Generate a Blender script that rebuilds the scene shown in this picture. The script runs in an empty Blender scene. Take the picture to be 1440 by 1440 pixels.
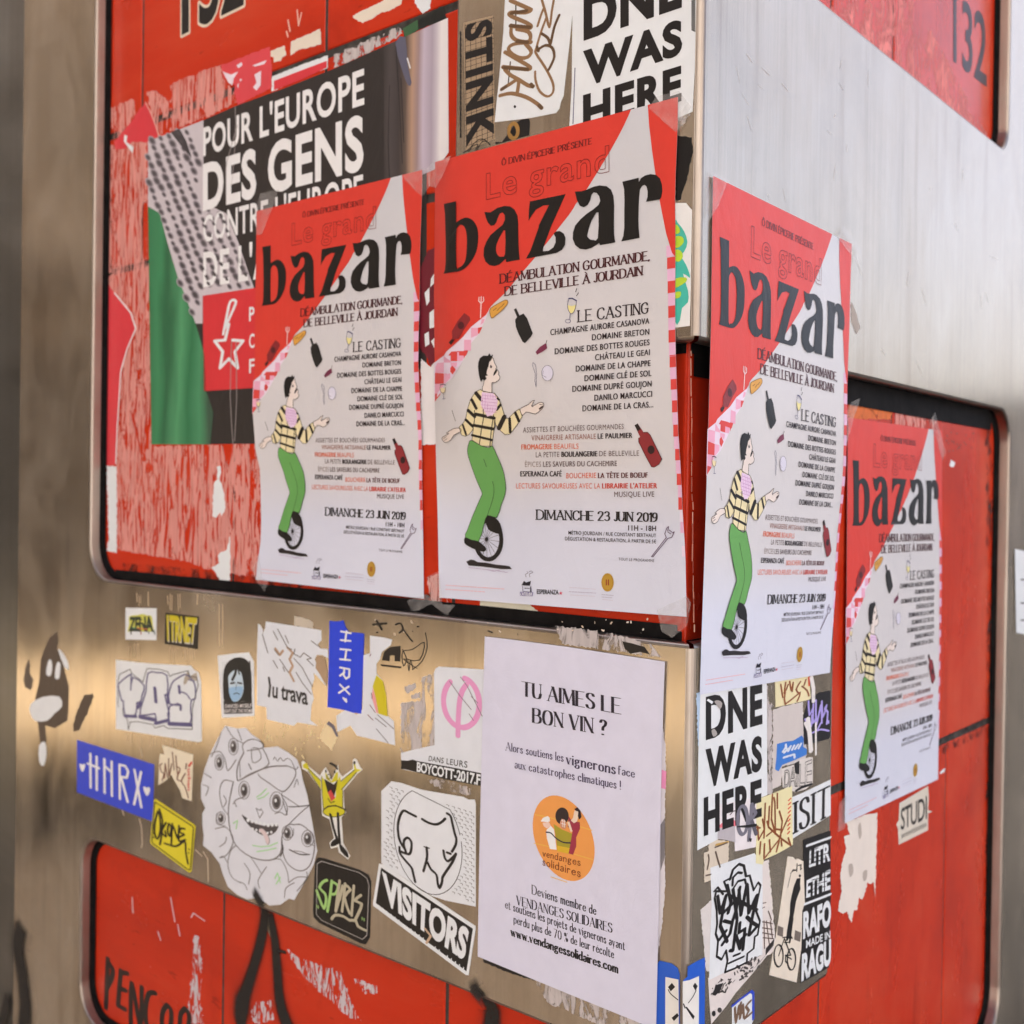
import bpy, bmesh, math, random
from mathutils import Vector, Matrix
from mathutils.geometry import tessellate_polygon, convex_hull_2d
random.seed(7)
S = bpy.context.scene
COL = S.collection
R = math.radians
# ---------------------------------------------------------------- camera
FPX, PITCH, ROLL = 1867.3, R(-0.5316), R(0.8388)
EYE = 1.5
cam = bpy.data.cameras.new('camera'); co = bpy.data.objects.new('camera', cam); COL.objects.link(co)
cam.sensor_width = 36; cam.lens = FPX/1440*36; cam.clip_start = 0.02; cam.clip_end = 400
RC = Matrix.Rotation(PITCH, 3, 'X') @ Matrix.Rotation(-ROLL, 3, 'Y')
co.matrix_world = Matrix.Translation((0, 0, EYE)) @ (RC @ Matrix.Rotation(R(90), 3, 'X')).to_4x4()
cam.dof.use_dof = True; cam.dof.focus_distance = 1.07; cam.dof.aperture_fstop = 9.0
S.camera = co
# ---------------------------------------------------------------- light
SUN_AZ, SUN_EL = R(93), R(52)            # azimuth from +X towards +Y: behind the corner
sd = Vector((math.cos(SUN_AZ)*math.cos(SUN_EL), math.sin(SUN_AZ)*math.cos(SUN_EL), math.sin(SUN_EL)))
w = bpy.data.worlds.new('World'); S.world = w; w.use_nodes = True
nt = w.node_tree; bg = nt.nodes['Background']; sky = nt.nodes.new('ShaderNodeTexSky')
sky.sky_type = 'NISHITA'; sky.sun_disc = False; sky.sun_elevation = SUN_EL
sky.sun_rotation = math.pi/2 - SUN_AZ; sky.air_density = .5; sky.dust_density = 5.0; sky.ozone_density = 0.2
bg.inputs['Strength'].default_value = 0.12
nt.links.new(sky.outputs['Color'], bg.inputs['Color'])
sl = bpy.data.lights.new('sun', 'SUN'); so = bpy.data.objects.new('sun', sl); COL.objects.link(so)
sl.energy = 4.2; sl.angle = R(0.5); sl.color = (1, .955, .89)
so.rotation_euler = sd.to_track_quat('Z', 'Y').to_euler(); so.location = (0, 0, 12)
S.view_settings.view_transform = 'Standard'; S.view_settings.look = 'None'; S.view_settings.gamma = 1
S.view_settings.exposure = 1.8
S.cycles.max_bounces = 8; S.cycles.transparent_max_bounces = 24

# ---------------------------------------------------------------- faces of the corner
C0 = Vector((0.14595, 1.06203, 0))
TL_, TR_ = R(45.595), R(54.753)
ANG = (math.pi - TL_ - TR_)/2             # half the corner angle
UL = Vector((-math.cos(TL_), math.sin(TL_), 0)); NL = Vector((-math.sin(TL_), -math.cos(TL_), 0))
UR = Vector((math.cos(TR_), math.sin(TR_), 0)); NR = Vector((math.sin(TR_), -math.cos(TR_), 0))
def ray(x, y):
    return RC @ Vector(((x-720)/FPX, 1, -(y-720)/FPX))
class Face:
    def __init__(s, u, n, sg): s.u, s.n, s.sg = u, n, sg
    def px(s, x, y, d=0.0):               # a point of the photographed wall -> metres along / height
        r = ray(x, y); o = C0 + s.n*d
        t = o.dot(s.n)/r.dot(s.n); p = r*t
        return ((p-C0).dot(s.u), p.z+EYE)
    def p3(s, a, z, d=0.0):
        p = C0 + s.u*a + s.n*d; return Vector((p.x, p.y, z))
L = Face(UL, NL, -1); RF = Face(UR, NR, 1)

# ---------------------------------------------------------------- materials
def lin(c): return tuple(((v/255)/12.92 if v <= 10 else (((v/255)+.055)/1.055)**2.4) for v in c)
MC = {}
def wrinkle(nt, b, k=.5):
    g = N(nt, 'ShaderNodeNewGeometry'); mp = N(nt, 'ShaderNodeMapping'); mp.inputs['Scale'].default_value = (1, 1, .55)
    nt.links.new(g.outputs['Position'], mp.inputs[0])
    n1 = N(nt, 'ShaderNodeTexNoise', i_Scale=17.0, i_Detail=3.0, i_Roughness=.5, i_Distortion=1.2); nt.links.new(mp.outputs[0], n1.inputs['Vector'])
    v = N(nt, 'ShaderNodeTexVoronoi', feature='DISTANCE_TO_EDGE', i_Scale=13.0); nt.links.new(n1.outputs['Color'], v.inputs['Vector'])
    vm = N(nt, 'ShaderNodeMath', operation='MINIMUM'); vm.inputs[1].default_value = .12; nt.links.new(v.outputs['Distance'], vm.inputs[0])
    ad = N(nt, 'ShaderNodeMath', operation='MULTIPLY_ADD'); ad.inputs[1].default_value = .25; nt.links.new(vm.outputs[0], ad.inputs[0]); nt.links.new(n1.outputs['Fac'], ad.inputs[2])
    bp = N(nt, 'ShaderNodeBump', i_Strength=k, i_Distance=.0022)
    nt.links.new(ad.outputs[0], bp.inputs['Height']); nt.links.new(bp.outputs[0], b.inputs['Normal'])
def newmat(name):
    m = bpy.data.materials.new(name); m.use_nodes = True
    return m, m.node_tree, m.node_tree.nodes['Principled BSDF']
def N(nt, t, **k):
    n = nt.nodes.new(t)
    for a, v in k.items():
        if a.startswith('i_'): n.inputs[a[2:].replace('_', ' ')].default_value = v
        else: setattr(n, a, v)
    return n
def ink(c, k=1.2, rough=.42, name='print'):
    key = (tuple(c), k, rough, name)
    if key not in MC:
        m, nt, b = newmat(name)
        base = tuple(min(.86, max(.006, v*k*(.6 if max(c) < 60 else 1))) for v in lin(c))
        b.inputs['Roughness'].default_value = rough
        b.inputs['Specular IOR Level'].default_value = .55
        tc = N(nt, 'ShaderNodeNewGeometry')
        nz = N(nt, 'ShaderNodeTexNoise', i_Scale=60.0, i_Detail=4.0)
        nt.links.new(tc.outputs['Position'], nz.inputs['Vector'])
        mr = N(nt, 'ShaderNodeMapRange'); mr.inputs['To Min'].default_value = .94; mr.inputs['To Max'].default_value = 1.05
        nt.links.new(nz.outputs['Fac'], mr.inputs['Value'])
        mx = N(nt, 'ShaderNodeMix', data_type='RGBA', blend_type='MULTIPLY'); mx.inputs[0].default_value = 1
        mx.inputs[6].default_value = base+(1,)
        nt.links.new(mr.outputs[0], mx.inputs[7]); nt.links.new(mx.outputs[2], b.inputs['Base Color'])
        wrinkle(nt, b)
        MC[key] = m
    return MC[key]
def uvnoise(nt, sx, sy, scale=1.0, detail=4.0, rough=.55, dist=0.0, off=0.0):
    uv = N(nt, 'ShaderNodeUVMap'); mp = N(nt, 'ShaderNodeMapping'); mp.inputs['Scale'].default_value = (sx, sy, 1)
    mp.inputs['Location'].default_value = (off, off*.7, off*1.3)
    nz = N(nt, 'ShaderNodeTexNoise', i_Scale=scale, i_Detail=detail, i_Roughness=rough, i_Distortion=dist)
    nt.links.new(uv.outputs[0], mp.inputs[0]); nt.links.new(mp.outputs[0], nz.inputs['Vector'])
    return nz
def ramp(nt, src, stops):
    r = N(nt, 'ShaderNodeValToRGB'); e = r.color_ramp.elements
    while len(e) < len(stops): e.new(.5)
    for i, (p, c) in enumerate(stops):
        e[i].position = p; e[i].color = (c if len(c) == 4 else tuple(c)+(1,))
    nt.links.new(src, r.inputs[0]); return r
def steel_mat(name, c1, c2, rough=.3, dark=1.0):
    m, nt, b = newmat(name)
    streak = uvnoise(nt, 260, 1.5, 1.0, 5, .6)
    blot = uvnoise(nt, 9, 4, 1.0, 6, .62, .6, 3.1)
    drip = uvnoise(nt, 42, 2.2, 1.0, 4, .6, .2, 8.0)
    r1 = ramp(nt, blot.outputs['Fac'], [(.3, tuple(v*.84 for v in c1)), (.5, c1), (.72, c2)])
    mx = N(nt, 'ShaderNodeMix', data_type='RGBA', blend_type='MULTIPLY'); mx.inputs[0].default_value = .42
    r2 = ramp(nt, streak.outputs['Fac'], [(.25, (.72, .7, .68)), (.6, (1, 1, 1))])
    nt.links.new(r1.outputs[0], mx.inputs[6]); nt.links.new(r2.outputs[0], mx.inputs[7])
    mx2 = N(nt, 'ShaderNodeMix', data_type='RGBA', blend_type='MULTIPLY'); mx2.inputs[0].default_value = .3
    r3 = ramp(nt, drip.outputs['Fac'], [(.3, (.5, .42, .36)), (.46, (1, 1, 1))])
    nt.links.new(mx.outputs[2], mx2.inputs[6]); nt.links.new(r3.outputs[0], mx2.inputs[7])
    nt.links.new(mx2.outputs[2], b.inputs['Base Color'])
    smear = uvnoise(nt, 7, 5, 1.0, 7, .68, 1.2, 21.0)
    rm = ramp(nt, smear.outputs['Fac'], [(.3, (.78,)*3), (.7, (.99,)*3)]); nt.links.new(rm.outputs[0], b.inputs['Metallic'])
    rr = N(nt, 'ShaderNodeMapRange'); rr.inputs['To Min'].default_value = rough-.07; rr.inputs['To Max'].default_value = rough+.11
    sm2 = N(nt, 'ShaderNodeMath', operation='MULTIPLY_ADD'); sm2.inputs[1].default_value = -.8; nt.links.new(smear.outputs['Fac'], sm2.inputs[0])
    nt.links.new(blot.outputs['Fac'], sm2.inputs[2]); sm3 = N(nt, 'ShaderNodeMath', operation='ADD'); sm3.inputs[1].default_value = .42; nt.links.new(sm2.outputs[0], sm3.inputs[0])
    nt.links.new(sm3.outputs[0], rr.inputs['Value']); nt.links.new(rr.outputs[0], b.inputs['Roughness'])
    b.inputs['Anisotropic'].default_value = .72
    tg = N(nt, 'ShaderNodeTangent', direction_type='RADIAL', axis='Z'); nt.links.new(tg.outputs[0], b.inputs['Tangent'])
    b.inputs['Anisotropic Rotation'].default_value = 0
    bp = N(nt, 'ShaderNodeBump', i_Strength=.18, i_Distance=.0008)
    big = uvnoise(nt, 5, 3, 1.0, 2, .5, .4, 5.0)
    ad = N(nt, 'ShaderNodeMath', operation='MULTIPLY_ADD'); ad.inputs[1].default_value = .08
    nt.links.new(streak.outputs['Fac'], ad.inputs[0]); nt.links.new(big.outputs['Fac'], ad.inputs[2])
    nt.links.new(ad.outputs[0], bp.inputs['Height']); nt.links.new(bp.outputs[0], b.inputs['Normal'])
    return m
STEEL = steel_mat('brushed_steel', (.62, .535, .42), (.69, .61, .50), .2)
LIP = steel_mat('rounded_steel_lip', (.34, .29, .25), (.44, .39, .34), .3)
DARKSTEEL = steel_mat('dark_steel', (.20, .195, .18), (.27, .26, .24), .36)
def simple(name, c, rough=.7, metal=0, bump=None, var=.25, sc=30):
    m, nt, b = newmat(name)
    g = N(nt, 'ShaderNodeNewGeometry'); nz = N(nt, 'ShaderNodeTexNoise', i_Scale=float(sc), i_Detail=6.0)
    nt.links.new(g.outputs['Position'], nz.inputs['Vector'])
    r = ramp(nt, nz.outputs['Fac'], [(.3, tuple(v*(1-var) for v in c)), (.7, tuple(min(1, v*(1+var)) for v in c))])
    nt.links.new(r.outputs[0], b.inputs['Base Color'])
    b.inputs['Roughness'].default_value = rough; b.inputs['Metallic'].default_value = metal
    if rough > .5: b.inputs['Specular IOR Level'].default_value = .1
    if bump:
        bp = N(nt, 'ShaderNodeBump', i_Strength=.4, i_Distance=bump)
        nt.links.new(nz.outputs['Fac'], bp.inputs['Height']); nt.links.new(bp.outputs[0], b.inputs['Normal'])
    return m
GROUT = simple('grimy_grout', (.06, .055, .05), .85, 0, .002, .4, 80)
GRIME = simple('black_rubber_seal', (.010, .009, .009), .7, 0, .001, .4, 60)
def tile_mat():
    m, nt, b = newmat('red_enamel')
    n1 = uvnoise(nt, 6, 6, 1.0, 6, .6, .3)
    n2 = uvnoise(nt, 90, 70, 1.0, 3, .7, .0, 4)
    r1 = ramp(nt, n1.outputs['Fac'], [(.2, (.40, .022, .008)), (.5, (.58, .034, .009)), (.8, (.64, .075, .03))])
    r2 = ramp(nt, n2.outputs['Fac'], [(.27, (.35, .3, .3)), (.33, (1, 1, 1))])
    mx = N(nt, 'ShaderNodeMix', data_type='RGBA', blend_type='MULTIPLY'); mx.inputs[0].default_value = .5
    nt.links.new(r1.outputs[0], mx.inputs[6]); nt.links.new(r2.outputs[0], mx.inputs[7])
    n5 = uvnoise(nt, 34, 5, 1.0, 6, .65, .4, 14); r5 = ramp(nt, n5.outputs['Fac'], [(.28, (.62, .5, .45)), (.44, (1, 1, 1))])
    my = N(nt, 'ShaderNodeMix', data_type='RGBA', blend_type='MULTIPLY'); my.inputs[0].default_value = .55
    nt.links.new(mx.outputs[2], my.inputs[6]); nt.links.new(r5.outputs[0], my.inputs[7])
    nt.links.new(my.outputs[2], b.inputs['Base Color']); b.inputs['Specular IOR Level'].default_value = .22
    rr = N(nt, 'ShaderNodeMapRange'); rr.inputs['To Min'].default_value = .14; rr.inputs['To Max'].default_value = .36
    n3 = uvnoise(nt, 14, 5, 1.0, 5, .6, .5, 9)
    nt.links.new(n3.outputs['Fac'], rr.inputs['Value']); nt.links.new(rr.outputs[0], b.inputs['Roughness'])
    bp = N(nt, 'ShaderNodeBump', i_Strength=.15, i_Distance=.001)
    n4 = uvnoise(nt, 30, 30, 1.0, 3, .5, 0, 2)
    nt.links.new(n4.outputs['Fac'], bp.inputs['Height']); nt.links.new(bp.outputs[0], b.inputs['Normal'])
    return m
TILE = tile_mat()
def masked(name, c, sx, sy, lo, hi, rough=.7, dist=.6, k=1.2, off=0., c2=None, blot=None):
    """torn or weathered paper and paint: real gaps where it has come off"""
    m, nt, b = newmat(name)
    n = uvnoise(nt, sx, sy, 1.0, 6, .65, dist, off)
    n2 = uvnoise(nt, sx*3, sy*1.2, 1.0, 4, .6, .3, off+2)
    base = tuple(min(.85, v*k) for v in lin(c)); b2 = tuple(min(.85, v*k) for v in lin(c2)) if c2 else tuple(v*.82 for v in base)
    r = ramp(nt, n2.outputs['Fac'], [(.35, b2), (.6, base)])
    nt.links.new(r.outputs[0], b.inputs['Base Color'])
    a = ramp(nt, n.outputs['Fac'], [(lo, (0, 0, 0)), (hi, (1, 1, 1))])
    al = a.outputs[0]
    if blot:
        n3 = uvnoise(nt, blot[0], blot[1], 1.0, 6, .7, 1.5, off+5); a3 = ramp(nt, n3.outputs['Fac'], [(blot[2], (0, 0, 0)), (blot[2]+.015, (1, 1, 1))])
        mu = N(nt, 'ShaderNodeMath', operation='MULTIPLY'); nt.links.new(al, mu.inputs[0]); nt.links.new(a3.outputs[0], mu.inputs[1]); al = mu.outputs[0]
    nt.links.new(al, b.inputs['Alpha']); b.inputs['Roughness'].default_value = rough
    return m
RESIDUE = masked('paste_residue', (214, 142, 132), 90, 13, .45, .47, .75, 1.8, 1.1, 0., None, (15, 6, .385))
RESIDUE_B = masked('grey_paste_residue', (190, 182, 180), 60, 22, .44, .52, .8, 1.0, 1.1, 6)
SCRATCHED = masked('scraped_paint', (200, 190, 195), 130, 40, .47, .50, .8, 1.2, 1.1, 11)
def tape_mat():
    m, nt, b = newmat('clear_tape')
    b.inputs['Base Color'].default_value = (.75, .72, .7, 1); b.inputs['Roughness'].default_value = .14
    n = uvnoise(nt, 60, 60, 1.0, 4, .6, 1.0, 1.7)
    a = ramp(nt, n.outputs['Fac'], [(.3, (.10,)*3), (.7, (.30,)*3)])
    nt.links.new(a.outputs[0], b.inputs['Alpha'])
    bp = N(nt, 'ShaderNodeBump', i_Strength=.5, i_Distance=.001)
    nt.links.new(n.outputs['Fac'], bp.inputs['Height']); nt.links.new(bp.outputs[0], b.inputs['Normal'])
    return m
TAPE = tape_mat()
def spray_mat():
    m, nt, b = newmat('black_spray_paint')
    b.inputs['Base Color'].default_value = (.012, .011, .011, 1); b.inputs['Roughness'].default_value = .55
    a = N(nt, 'ShaderNodeVertexColor', layer_name='fade'); n = N(nt, 'ShaderNodeTexWhiteNoise')
    g = N(nt, 'ShaderNodeNewGeometry'); sc = N(nt, 'ShaderNodeVectorMath', operation='SNAP'); sc.inputs[1].default_value = (.0009,)*3
    nt.links.new(g.outputs['Position'], sc.inputs[0]); nt.links.new(sc.outputs[0], n.inputs['Vector'])
    p = N(nt, 'ShaderNodeMath', operation='POWER'); p.inputs[1].default_value = 1.3
    nt.links.new(a.outputs['Color'], p.inputs[0])
    mx = N(nt, 'ShaderNodeMath', operation='MULTIPLY_ADD'); mx.inputs[1].default_value = .35; mx.inputs[2].default_value = .82
    nt.links.new(n.outputs['Value'], mx.inputs[0])
    mu = N(nt, 'ShaderNodeMath', operation='MULTIPLY', use_clamp=True)
    nt.links.new(p.outputs[0], mu.inputs[0]); nt.links.new(mx.outputs[0], mu.inputs[1]); nt.links.new(mu.outputs[0], b.inputs['Alpha'])
    return m
SPRAY = spray_mat()
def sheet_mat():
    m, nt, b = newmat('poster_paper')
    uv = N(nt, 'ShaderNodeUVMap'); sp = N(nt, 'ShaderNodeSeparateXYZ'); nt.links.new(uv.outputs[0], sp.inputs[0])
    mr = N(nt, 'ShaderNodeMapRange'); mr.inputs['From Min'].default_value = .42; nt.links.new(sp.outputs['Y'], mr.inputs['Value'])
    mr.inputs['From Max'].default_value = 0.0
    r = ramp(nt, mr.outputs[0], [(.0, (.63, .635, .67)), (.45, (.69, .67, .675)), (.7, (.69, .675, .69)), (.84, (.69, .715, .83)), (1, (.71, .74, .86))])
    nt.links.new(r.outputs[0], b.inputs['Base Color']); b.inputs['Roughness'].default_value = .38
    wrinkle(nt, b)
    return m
SHEET = sheet_mat()

# ---------------------------------------------------------------- object helpers
def link(name, me, parent=None):
    o = bpy.data.objects.new(name, me); COL.objects.link(o)
    if parent: o.parent = parent
    return o
def tag(o, label=None, cat=None, group=None, kind=None):
    if label: o['label'] = label
    if cat: o['category'] = cat
    if group: o['group'] = group
    if kind: o['kind'] = kind
    return o
def empty(name, loc, label, cat, group=None):
    o = bpy.data.objects.new(name, None); COL.objects.link(o); o.location = loc; o.empty_display_size = .05
    return tag(o, label, cat, group)
def parent_keep(o, p):
    o.parent = p; o.matrix_parent_inverse = Matrix.Translation(p.location).inverted()
def bm_obj(name, bm, mats, parent=None):
    me = bpy.data.meshes.new(name); bm.to_mesh(me); bm.free()
    for m in mats: me.materials.append(m)
    if parent is None and len(me.vertices):
        c = sum((v.co for v in me.vertices), Vector())/len(me.vertices); me.transform(Matrix.Translation(-c))
    o = link(name, me)
    if parent: parent_keep(o, parent)
    else: o.location = c
    return o

# ---------------------------------------------------------------- lettering
TXT = {}
def glyphs(s, bold=0.0, space=1.0):
    """filled letters of the built-in font, width scaled to 1, cap height 1"""
    k = (s, bold, space)
    if k in TXT: return TXT[k]
    def mesh(t):
        c = bpy.data.curves.new('t', 'FONT'); c.body = t; c.offset = bold; c.space_character = space; c.resolution_u = 4
        o = bpy.data.objects.new('t', c); COL.objects.link(o)
        dg = bpy.context.evaluated_depsgraph_get(); dg.update()
        me = bpy.data.meshes.new_from_object(o.evaluated_get(dg))
        v = [(p.co.x, p.co.y) for p in me.vertices]; f = [list(p.vertices) for p in me.polygons]
        bpy.data.objects.remove(o); bpy.data.curves.remove(c); bpy.data.meshes.remove(me)
        return v, f
    hv, _ = mesh('H'); y0 = min(p[1] for p in hv); hh = max(p[1] for p in hv)-y0
    v, f = mesh(s)
    x0 = min(p[0] for p in v); x1 = max(p[0] for p in v)
    v = [((p[0]-x0)/(x1-x0), (p[1]-y0)/hh) for p in v]
    TXT[k] = (v, f); return TXT[k]
_O = "s.35,1 .1,.9 0,.5 .1,.1 .35,0 .6,.1 .7,.5 .6,.9 .35,1"
_C = "s.62,.78 .55,.97 .33,1 .08,.85 0,.5 .08,.15 .33,0 .55,.05 .64,.22"
_P = "0,0 0,1|s0,1 .38,1 .56,.88 .56,.62 .38,.48 0,.48"
SK = {'A': "t0,0 .36,1|.36,1 .72,0|.13,.34 .6,.34", 'B': "0,0 0,1|s0,1 .35,1 .52,.9 .5,.62 .3,.53 0,.53|s0,.53 .38,.53 .6,.4 .58,.12 .36,0 0,0",
 'C': _C, 'D': "0,0 0,1|s0,1 .35,1 .62,.8 .66,.5 .62,.2 .35,0 0,0", 'E': "0,0 0,1|0,1 .5,1|0,.52 .4,.52|0,0 .52,0", 'F': "0,0 0,1|0,1 .5,1|0,.52 .4,.52",
 'G': _C+"|.64,.2 .64,.45|.42,.45 .7,.45", 'H': "0,0 0,1|.62,0 .62,1|0,.52 .62,.52", 'I': "0,0 0,1", 'J': ".3,1 .3,.2|s.3,.25 .26,.05 .12,0 0,.12",
 'K': "0,0 0,1|t.6,1 0,.42|.2,.58 .62,0", 'L': "0,0 0,1|0,0 .5,0", 'M': "t0,0 .04,1|.04,1 .4,.1|t.4,.1 .76,1|.76,1 .8,0", 'N': "t0,0 0,1|0,1 .62,0|t.62,0 .62,1",
 'O': _O, 'P': _P, 'Q': _O+"|.42,.2 .7,-.1", 'R': _P+"|.3,.48 .64,0",
 'S': "s.5,.82 .42,.97 .25,1 .06,.92 .04,.7 .25,.55 .46,.42 .52,.2 .4,.03 .22,0 .05,.06 0,.22", 'T': "0,1 .66,1|.33,0 .33,1",
 'U': "0,1 0,.3|s0,.35 .08,.06 .3,0 .52,.06 .6,.35|t.6,.3 .6,1", 'V': "0,1 .34,0|t.34,0 .68,1", 'W': "0,1 .26,0|t.26,0 .46,.9|.46,.9 .7,0|t.7,0 .94,1",
 'X': "0,1 .62,0|t0,0 .6,1", 'Y': "0,1 .32,.48|t.64,1 .32,.48|.32,.48 .32,0", 'Z': "0,1 .58,1|.58,1 0,0|0,0 .6,0",
 '0': "s.27,1 .06,.88 0,.5 .06,.12 .27,0 .48,.12 .54,.5 .48,.88 .27,1", '1': "0,.8 .18,1|.18,1 .18,0", '2': "s0,.75 .08,.95 .28,1 .48,.9 .46,.65 .2,.3 0,0|0,0 .54,0",
 '3': "s.02,.85 .12,.98 .3,1 .46,.85 .4,.6 .2,.53|s.2,.53 .44,.48 .5,.25 .4,.05 .2,0 0,.12", '7': "0,1 .5,1|.5,1 .15,0",
 '9': "s.5,.65 .4,.45 .2,.42 .03,.55 .03,.82 .2,1 .42,.95 .5,.7 .48,.35 .35,.1 .12,0",
 'a': "s.04,.48 .12,.6 .25,.6 .34,.5 .34,.3|.34,.45 .34,.06|s.34,.32 .1,.28 0,.15 .06,0 .2,0 .34,.12", 'b': "0,0 0,1|s0,.4 .1,.58 .25,.6 .4,.45 .42,.28 .36,.06 .2,0 0,.1",
 'c': "s.36,.46 .3,.59 .18,.6 .04,.48 0,.3 .04,.1 .18,0 .3,.03 .38,.16", 'd': "s.4,.42 .3,.58 .16,.6 .03,.45 0,.3 .05,.06 .2,0 .4,.12|.4,0 .4,1",
 'e': "0,.32 .38,.34|s.38,.34 .36,.52 .2,.6 .04,.48 0,.28 .06,.08 .2,0 .32,.04 .38,.15", 'f': ".1,0 .1,.8|s.1,.8 .14,.97 .26,1 .32,.92|0,.6 .26,.6",
 'g': "s.2,.6 .05,.52 .04,.36 .18,.26 .32,.36 .32,.5 .2,.6|s.1,.3 .02,.18 .12,.1 .32,.08 .38,-.06 .3,-.22 .12,-.24 0,-.12 .1,.02|.3,.55 .42,.6",
 'h': "0,0 0,1|s0,.4 .12,.58 .26,.6 .36,.48 .36,.3|.36,.4 .36,0", 'i': "0,0 0,.6|0,.8 0,.86", 'j': "0,-.2 0,.6|0,.8 0,.86", 'l': "0,0 0,1",
 'm': "0,0 0,.6|s0,.4 .1,.58 .22,.6 .3,.48 .3,.35|.3,.4 .3,0|s.3,.4 .4,.58 .52,.6 .6,.48 .6,.35|.6,.4 .6,0", 'n': "0,0 0,.6|s0,.4 .12,.58 .26,.6 .36,.48 .36,.3|.36,.4 .36,0",
 'o': "s.2,.6 .05,.52 0,.3 .05,.08 .2,0 .35,.08 .4,.3 .35,.52 .2,.6", 'p': "0,-.25 0,.6|s0,.4 .1,.58 .25,.6 .4,.45 .42,.28 .36,.06 .2,0 0,.1",
 'q': "s.4,.42 .3,.58 .16,.6 .03,.45 0,.3 .05,.06 .2,0 .4,.12|.4,-.25 .4,.6", 'r': "0,0 0,.6|s0,.4 .08,.56 .2,.6 .28,.52",
 's': "s.28,.48 .2,.6 .1,.6 .02,.48 .08,.36 .24,.26 .3,.12 .2,0 .08,0 0,.14", 't': ".1,.82 .1,.1|s.1,.14 .14,0 .24,0 .3,.08|0,.6 .26,.6",
 'u': "0,.6 0,.2|s0,.22 .06,.02 .18,0 .36,.14|.36,.6 .36,0", 'v': "0,.6 .2,0|t.2,0 .4,.6", 'w': "0,.6 .17,0|t.17,0 .32,.55|.32,.55 .5,0|t.5,0 .64,.6",
 'x': "0,.6 .38,0|t0,0 .38,.6", 'y': "0,.6 .2,0|t.4,.6 .12,-.24", 'z': "0,.6 .34,.6|.34,.6 0,0|0,0 .36,0",
 '.': "0,0 0,.04", ',': "0,.03 -.04,-.12", '!': "0,.28 0,1|0,0 0,.05", '?': "s0,.8 .08,.97 .24,1 .4,.88 .36,.66 .2,.5 .18,.3|.18,0 .18,.05", '-': "0,.38 .26,.38",
 '%': "t.05,0 .5,1|s.12,1 0,.85 .12,.6 .24,.85 .12,1|s.44,.4 .32,.25 .44,0 .56,.25 .44,.4", "'": "0,.78 0,1"}
ACC = {'É': ('E', ".2,1.12 .36,1.28"), 'À': ('A', ".24,1.28 .42,1.12"), 'Ô': ('O', ".2,1.1 .35,1.26|.35,1.26 .5,1.1"), 'é': ('e', ".14,.7 .28,.86")}
def pts(s, k=None):
    p = [tuple(float(v) for v in q.split(',')) for q in s.split()]
    return [k(*q) for q in p] if k else p
def catmull(p, closed=False, n=4):
    m = len(p); out = []
    if m < 3: return list(p)
    rng = range(m) if closed else range(m-1)
    for i in rng:
        g = (lambda j: p[j % m]) if closed else (lambda j: p[min(max(j, 0), m-1)])
        a, b, c, d = g(i-1), g(i), g(i+1), g(i+2)
        for t in range(n):
            t /= n; t2 = t*t; t3 = t2*t
            out.append(tuple(.5*(2*b[q]+(c[q]-a[q])*t+(2*a[q]-5*b[q]+4*c[q]-d[q])*t2+(3*b[q]-a[q]-3*c[q]+d[q])*t3) for q in (0, 1)))
    if not closed: out.append(p[-1])
    return out
def skeleton(s, serif=0.0, gap=.2):
    """pen strokes of a line of letters, width scaled to 1: list of (points, thin)"""
    x = 0; res = []
    for ch in s:
        if ch == ' ': x += .38; continue
        acc = None
        if ch in ACC: ch, acc = ACC[ch]
        st = SK.get(ch, SK['-']).split('|'); allp = []; loc = []
        for q in st + (['t'+acc.replace('|', '|t')] if acc and '|' not in acc else (['t'+a for a in acc.split('|')] if acc else [])):
            thin = q[0] == 't'; sm = q[0] == 's'
            p = pts(q.lstrip('ts')); ends = (p[0], p[-1]); straight = not sm and abs(p[0][1]-p[-1][1]) > .3
            if sm: p = catmull(p)
            loc.append((p, thin)); allp += p
            if serif and straight and ch not in "'.,!":
                for e in ends:
                    if abs(e[1]) < .02 or abs(e[1]-1) < .03 or abs(e[1]-.6) < .02 or e[1] < -.2:
                        loc.append(([(e[0]-serif, e[1]), (e[0]+serif, e[1])], True))
        x0 = min(p[0] for p in allp); x1 = max(p[0] for p in allp)
        for p, thin in loc: res.append(([(a-x0+x, b) for a, b in p], thin))
        x += x1-x0+gap
    W = x-gap
    return [([(a/W, b) for a, b in p], t) for p, t in res], W

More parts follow.
